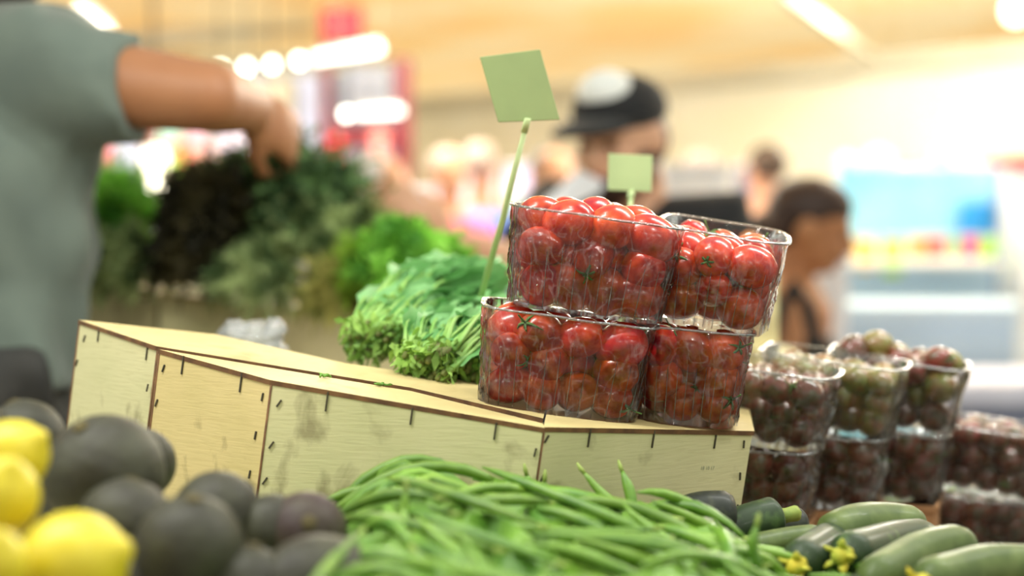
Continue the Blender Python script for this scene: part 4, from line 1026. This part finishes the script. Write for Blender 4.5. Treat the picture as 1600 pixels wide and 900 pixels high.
far_person('far shopper in white on the open side of the man in the cap', 1098, 282, 5.9, R(150), M_wcloth, M_fair, M_skin3)
far_person('far shopper in white close to the red stall post', 598, 300, 4.6, R(60), M_wcloth, M_wcloth, M_skin3)
far_person('far shopper in lavender between the white shopper and the woman with the bun', 1195, 268, 6.4, R(200), M_lav, M_hair2, M_skin3)

# white bag beside the cap man's face
wb_ = thing('paper_bag', 'blown-out white paper bag held beside the chin of the man in the cap', 'bag', P(900, 322, 2.62))
o0 = wb_.location.copy(); c_ = [P(848,318,2.6)-o0, P(905,268,2.62)-o0, P(945,285,2.66)-o0, P(938,302,2.66)-o0, P(868,334,2.6)-o0]
bevel(MB().prism(c_, Vector((0,.03,.004))).build('paper_sheet', M_wcloth, wb_, False), .004, 2)

# ------------------------------------------------------------------ shops behind
M_red = mat('crimson_paint', (164,16,44), (150,14,40), .5, 4)
M_dred = mat('dark_red_paint', (120,18,34), (104,16,30), .5, 4)
M_grey = mat('pale_grey_panel', (158,164,176), (142,148,162), .6, 3)
L_tube = emit('lit_tube', (255,255,238), 4)
L_bulb = emit('lit_bulb', (255,255,238), 13)
L_warm = emit('lit_warm_lamp', (255,246,214), 5)
def frm(label, parts, cat='stall', name='market_stall'):
    o0 = parts[0][2]; t = thing(name, label, cat, (o0[0], o0[1], 0))
    for nm, m, c, size, rz in parts:
        bevel(MB().box(Vector(c)-t.location, size, Matrix.Rotation(rz, 3, 'Z')).build(nm, m, t, False), .01, 2)
    return t
def PB(x0, y0, x1, y1, d, th=.08, rz=0):
    c = P((x0+x1)/2, (y0+y1)/2, d); return (c, ((x1-x0)*d/FPX, th, (y1-y0)*d/FPX), rz)
ds = 8.0
parts = []
def ap(nm, m, x0, y0, x1, y1, d=ds, th=.08): c, s, r = PB(x0, y0, x1, y1, d, th); parts.append((nm, m, c, s, r))
ap('post', M_dred, 618, 95, 645, 950); ap('header_panel', M_red, 502, 14, 566, 66); ap('cross_panel', M_dred, 520, 196, 618, 232)
ap('post', M_dred, 505, 66, 520, 950, ds+.1, .06); ap('back_panel', M_grey, 330, 112, 616, 420, ds+.5, .04)
ap('counter', C_('lilac_counter', (214,208,234)), 330, 300, 616, 930, ds-.2, .5)
ap('shelf_goods_box', C_('shelf_goods_card', (150,156,170)), 545, 105, 612, 190, ds+.35, .2); ap('shelf_goods_box', mat('pale_blue_card', (196,206,236)), 470, 120, 510, 240, ds+.35, .2); ap('shelf_goods_box', M_beam, 415, 125, 462, 200, ds+.35, .2)
frm('far market stall with crimson header, dark red post and pale grey back panel', parts)
def lamp(label, pts, r, m, group=None, tube=True):
    pts = [P(*p) for p in pts]; t = thing('lamp' if not tube else 'tube_lamp', label, 'lamp', pts[0], None, group); o0 = t.location.copy()
    if tube:
        MB().ctube([p-o0 for p in pts], [r]*len(pts), 12).build('glowing_tube', m, t)
        a = pts[0]-o0; z = pts[-1]-o0
        MB().tube([a+Vector((0,.01,r*1.6)), z+Vector((0,.01,r*1.6))], [r*.8]*2, 8).build('housing', M_white, t)
    else:
        MB().ell((0,0,0), (r, r, r*1.1)).build('bulb', m, t)
        MB().tube([(0,0,r*.9), (0,0,r*1.9)], [r*.5, r*.5], 10).build('socket', M_beam, t)
        MB().tube([(0,0,r*1.8), (0,0,2.88-t.location.z)], [.004, .004], 6).build('cord', M_black, t)
lamp('long bright tube lamp across the crimson stall header', [(492,92,7.6),(592,76,7.4)], .018, L_tube)
lamp('short bright tube lamp lower on the dark red post', [(560,177,7.6),(625,174,7.5)], .014, L_tube)
for i, (x, y) in enumerate([(345,108),(385,105),(425,101),(467,95)]): lamp(['bright bulb in the lamp row, nearest the wrist', 'second bright bulb of the row above the forearm', 'third bright bulb of the row toward the tube lamp', 'bright bulb touching the long tube lamp'][i], [(x, y, 7.6)], .018, L_bulb, None, False)
lamp('single bright bulb beside the lower tube lamp', [(541,178,7.6)], .016, L_bulb, None, False)
lamp('slanting warm tube lamp above the grey shirt shoulder', [(125,22,7),(168,52,7.6)], .03, L_warm)
lamp('large round glowing lamp low behind the parsley', [(243,248,6.4)], .05, L_warm, None, False)
lamp('smaller glowing lamp just under the large round one', [(240,286,6.2)], .035, L_warm, None, False)
lamp('warm bulb under the canvas roof at the far wall end', [(1588,16,6.4)], .055, L_warm, None, False)
# hanging wares at the left
def ware(name, label, cat, x, y, d, rx, rz, m, neck=True):
    s = d/FPX; t = thing(name, label, cat, P(x, y, d)); rx *= s; rz *= s
    MB().ell((0,0,0), (rx, rx*.8, rz), fn=lambda p: 1-.25*max(0, -p.z)**2).build('body', m, t)
    MB().tube([(0,0,rz*.95), (0,0,rz*1.15)], [rx*.12, rx*.1], 8).build('knot', M_white, t)
    MB().tube([(0,0,rz*1.1), (0,0,2.9-t.location.z)], [.0008, .0008], 5).build('cord', M_beam, t)
    return t
def garment(label, x, y, d, wpx, hpx, m, cat='garment', group=None, name='hanging_garment'):
    s = d/FPX; W, Hh = wpx*s, hpx*s; t = thing(name, label, cat, P(x, y, d), None, group)
    pts = [(-.5,-.5),(.5,-.5),(.44,.25),(.62,.12),(.72,.30),(.30,.5),(.12,.46),(-.12,.46),(-.30,.5),(-.72,.30),(-.62,.12),(-.44,.25)]
    bevel(MB().prism([Vector((a*W*.8, 0, c*Hh)) for a, c in pts], Vector((0,.05,0))).build('cloth', m, t, False), .012, 2)
    MB().tube([(-.2*W,.02,.46*Hh), (0,.02,.46*Hh+.04), (.2*W,.02,.46*Hh)], [.005]*3, 6).build('hanger', M_beam, t)
    MB().tube([(0,.02,.46*Hh+.038), (0,.02,2.9-t.location.z)], [.0008, .0008], 5).build('cord', M_beam, t)
garment('small purple garment hanging beside the man\'s underarm', 150, 190, 7.4, 26, 40, C_('purple_cloth', (140,110,180)))
ware('yellow_balloon', 'yellow-green round ware hanging under the sleeve', 'balloon', 172, 186, 7.3, 17, 18, C_('yellow_green_rubber', (206,216,60)))
ware('pink_balloon', 'pink and red round ware beside the grey shirt', 'balloon', 154, 234, 7.0, 15, 30, C_('hot_pink_rubber', (240,60,110)))
garment('tall pale blue garment hanging behind the parsley', 196, 240, 7.2, 46, 110, C_('pale_blue_cloth', (200,214,250)))
garment('crimson garment hanging behind the forearm', 232, 205, 7.6, 24, 56, M_red)
garment('aqua garment hanging behind the forearm', 264, 205, 7.5, 34, 44, C_('aqua_cloth', (176,236,228)))
garment('pink garment hanging next to the aqua one', 305, 205, 7.5, 30, 50, C_('soft_pink_cloth', (240,190,220)))
garment('orange-red garment low behind the herb heap', 285, 240, 7.2, 30, 40, C_('orange_cloth', (250,120,90)))
garment('lime garment low behind the herb heap', 272, 262, 7.0, 20, 44, C_('lime_cloth', (190,232,110)))
garment('salmon garment behind the dark herb crown', 318, 252, 6.9, 34, 44, C_('salmon_cloth', (250,190,176)))
garment('wide pale lavender garment behind the wrist', 370, 215, 7.6, 80, 60, C_('lavender_sheet', (220,214,240)))
garment('red garment hanging between the hand and the red post', 525, 240, 7.0, 18, 60, C_('bright_red_cloth', (226,40,60)))
garment('orange garment hanging beside the red post', 592, 222, 7.2, 26, 34, C_('coral_cloth', (246,140,130)))
wall_p = []
# stall counter under garments
parts = []; ap('cloth_front', C_('white_sheet', (214,214,236)), 100, 300, 318, 930, 7.9, .4); ap('rail', M_beam, 100, 290, 318, 296, 7.9, .03); ap('post', M_beam, 98, 100, 106, 930, 7.6, .05)
frm('far garment stall with a rail and white front, behind the herb heap', parts)
# middle wares
def crt(label, x0, y0, x1, y1, d, m, dep=.3, cat='box', name='goods_box', z=True):
    c, s, r = PB(x0, y0, x1, y1, d, dep); t = thing(name, label, cat, (c.x, c.y, c.z-s[2]/2)); bevel(MB().box((0,0,s[2]/2), s).build('box_body', m, t, False), .015, 2)
    MB().box((0,0,s[2]+.008), (s[0]*1.04, s[1]*1.04, .02)).build('lid', M_wcloth, t, False); return t
crt('pale stacked goods behind the bright herb tuft', 640, 300, 700, 430, 7.4, C_('ice_blue_card', (206,226,246)))
crt('white goods box behind the price card stick', 722, 268, 780, 330, 7.3, M_wcloth)
crt('bright white goods box standing on the open side of the man in the cap', 1030, 268, 1130, 900, 5.0, M_wcloth)
crt('blue goods box low behind the price card stick', 730, 332, 770, 430, 7.6, C_('royal_card', (100,130,226)))
crt('pale green goods box near the top red punnet', 792, 305, 850, 420, 7.3, C_('mint_card', (196,226,206)))
crt('lavender goods box above the mint one', 792, 262, 846, 303, 7.3, C_('lilac_card', (206,196,236)))
crt('grey column of goods between the white shopper and the woman', 1152, 262, 1184, 790, 7.0, C_('slate_card', (120,124,150)))
crt('pale blue goods box behind the bun of the woman', 1188, 300, 1236, 780, 7.2, C_('sky_card', (176,206,250)))
crt('dark blue bundle beside the lower end of the price card stick', 738, 408, 800, 446, 2.9, M_blue, .1)
crt('wide low white bench in the far aisle', 640, 432, 1180, 930, 8.9, C_('bench_white', (226,228,240)), .5, 'bench', 'market_bench')
# blue display with cups
M_cy = mat('cyan_panel', (110,200,246), (170,230,252), .4, 1.6)
M_cy2 = C_('strong_blue_panel', (50,160,240))
dd_ = 5.4; parts = []
def ap2(nm, m, x0, y0, x1, y1, d=dd_, th=.06): c, s, r = PB(x0, y0, x1, y1, d, th); parts.append((nm, m, c, s, r))
ap2('blue_panel', M_cy, 1310, 262, 1552, 392); ap2('corner_panel', M_cy2, 1500, 318, 1553, 376, dd_-.06, .03); ap2('post', C_('post_blue_grey', (150,176,206)), 1546, 240, 1556, 930)
ap2('front_panel', C_('ice_blue_panel', (196,222,240)), 1306, 418, 1546, 930, dd_+.02, .05); ap2('shelf', M_white, 1300, 408, 1552, 416, dd_-.15, .30)
frm('light blue display stand with a shelf, past the woman in profile', parts, 'display stand', 'display_stand')
cups = [(1352,398,16,26,(250,206,110),'orange-yellow'),(1394,402,17,30,(190,236,110),'lime green'),(1432,386,14,16,(250,190,110),'pale orange'),(1462,386,17,17,(246,130,120),'coral red'),(1492,386,8,16,(150,230,130),'slim green'),(1515,386,12,17,(240,70,150),'hot pink'),(1543,386,14,16,(180,240,90),'bright lime at the post')]
for x, y, rx, rz, c, nm in cups:
    s = (dd_-.2)/FPX; t = thing('drink_tub', nm+' round tub on the blue display stand', 'tub', P(x, y+rz, dd_-.2), None, None)
    MB().tube([(0,0,0), (0,0,rz*s*1.0), (0,0,rz*s*2)], [rx*s*.75, rx*s*.95, rx*s], 20).build('tub', C_(nm.replace(' ', '_')+'_plastic', c), t)
    MB().tube([(0,0,rz*s*2), (0,0,rz*s*2+.008)], [rx*s*1.06]*2, 20).build('tub_lid', M_white, t)
for x, y, rx, c, nm in [(1372,254,26,(226,240,232),'pale green'),(1416,262,12,(240,160,130),'orange'),(1470,246,15,(150,196,250),'light blue'),(1448,250,8,(200,150,170),'mauve'),(1505,262,26,(226,232,246),'whitish'),(1322,256,18,(190,190,240),'lavender')]:
    ware('wrapped_ware', nm+' round wrapped ware above the blue display panel', 'wrapped ware', x, y, dd_+.2, rx, rx*.9, C_(nm.replace(' ', '_')+'_wrap', c))
# white column and red lamp
parts = []; ap2('column_body', M_white, 1580, 258, 1650, 930, 5.2, .3); ap2('red_cap', C_('signal_red', (250,70,50)), 1560, 246, 1610, 260, 5.1, .3)
frm('white cabinet with a red cap at the end of the blue display', parts, 'cabinet', 'white_cabinet')
# freezer counters
M_ice = C_('ice_white', (196,218,236)); M_lavw = C_('lavender_white', (222,224,244)); M_gb = C_('shadow_side', (120,126,150))  # grey side colour paints in the shadow beneath the counter top
def counter(label, y0, ymid, x0, x1, d0, d1, mt, mf):
    a, b2_, c2, d2 = P(x0, y0, d1), P(x1, y0, d1), P(x1, ymid, d0), P(x0, ymid, d0)
    z = c2.z; pts = [Vector((p.x, p.y, z)) for p in (d2, c2, b2_, a)]
    t = thing('chest_counter', label, 'counter', (pts[0].x, pts[0].y, 0)); o0 = t.location.copy()
    bevel(MB().prism([p-o0 for p in pts], Vector((0,0,-.06))).build('counter_top', mt, t, False), .01)
    MB().prism([p-o0+Vector((0,.02,-.06)) for p in pts], Vector((0,0,-(z-.06)))).build('counter_side', mf, t, False)
counter('long pale blue chest counter beyond the woman in profile', 424, 478, 1240, 1590, 4.45, 4.85, M_ice, M_ice)
counter('lavender white chest counter nearest the overfull dark tomatoes', 490, 600, 1430, 1800, 3.85, 4.3, M_lavw, M_gb)
crt('bright white crate behind the shoulder of the woman in profile', 1262, 408, 1308, 545, 4.3, M_wcloth)
# orange fruit behind the upper red punnet and loose red tomato
M_or = C_('orange_peel', (246,150,60))
for i, (x, y, r) in enumerate([(1160,400,24),(1172,380,16),(1135,395,20)]):
    o = MB().ell((0,0,0), (r*1.9/FPX,)*3).build('orange', M_or, None, loc=P(x, y, 1.9)); tag(o, 'orange fruit blurred behind the half-open punnet rim', 'orange', 'oranges behind the half-open punnet')
ost = thing('orange_crate', 'wooden crate holding the oranges behind the tomato punnets', 'crate', (P(1150,424,1.9).x, 1.84, TZ)); hz_ = P(1150,424,1.9).z-TZ
zz_ = P(1197,541,1.84).z-TZ; o2 = thing('wooden_box', 'small wooden box behind the dark tomatoes, under the loose red tomatoes', 'box', (P(1197,540,1.84).x, 1.70, TZ)); MB().box((0,.09,zz_/2), (.05,.09,zz_)).build('box_body', M_ply3, o2, False)
MB().box((0,.03,hz_/2), (.085,.1,hz_)).build('crate_body', M_ply3, ost, False)
for i, (x, y, r) in enumerate([(1190,524,15),(1204,530,11)]):
    o = MB().ell((0,0,0), (r*1.84/FPX,)*3, fn=lambda p: 1-.06*abs(p.z)).build('red_tomato', M_tom, None, loc=P(x, y, 1.84)); tag(o, ['loose red tomato peeping out behind the red punnets', 'small orange-red tomato beside the loose one'][i], 'tomato')
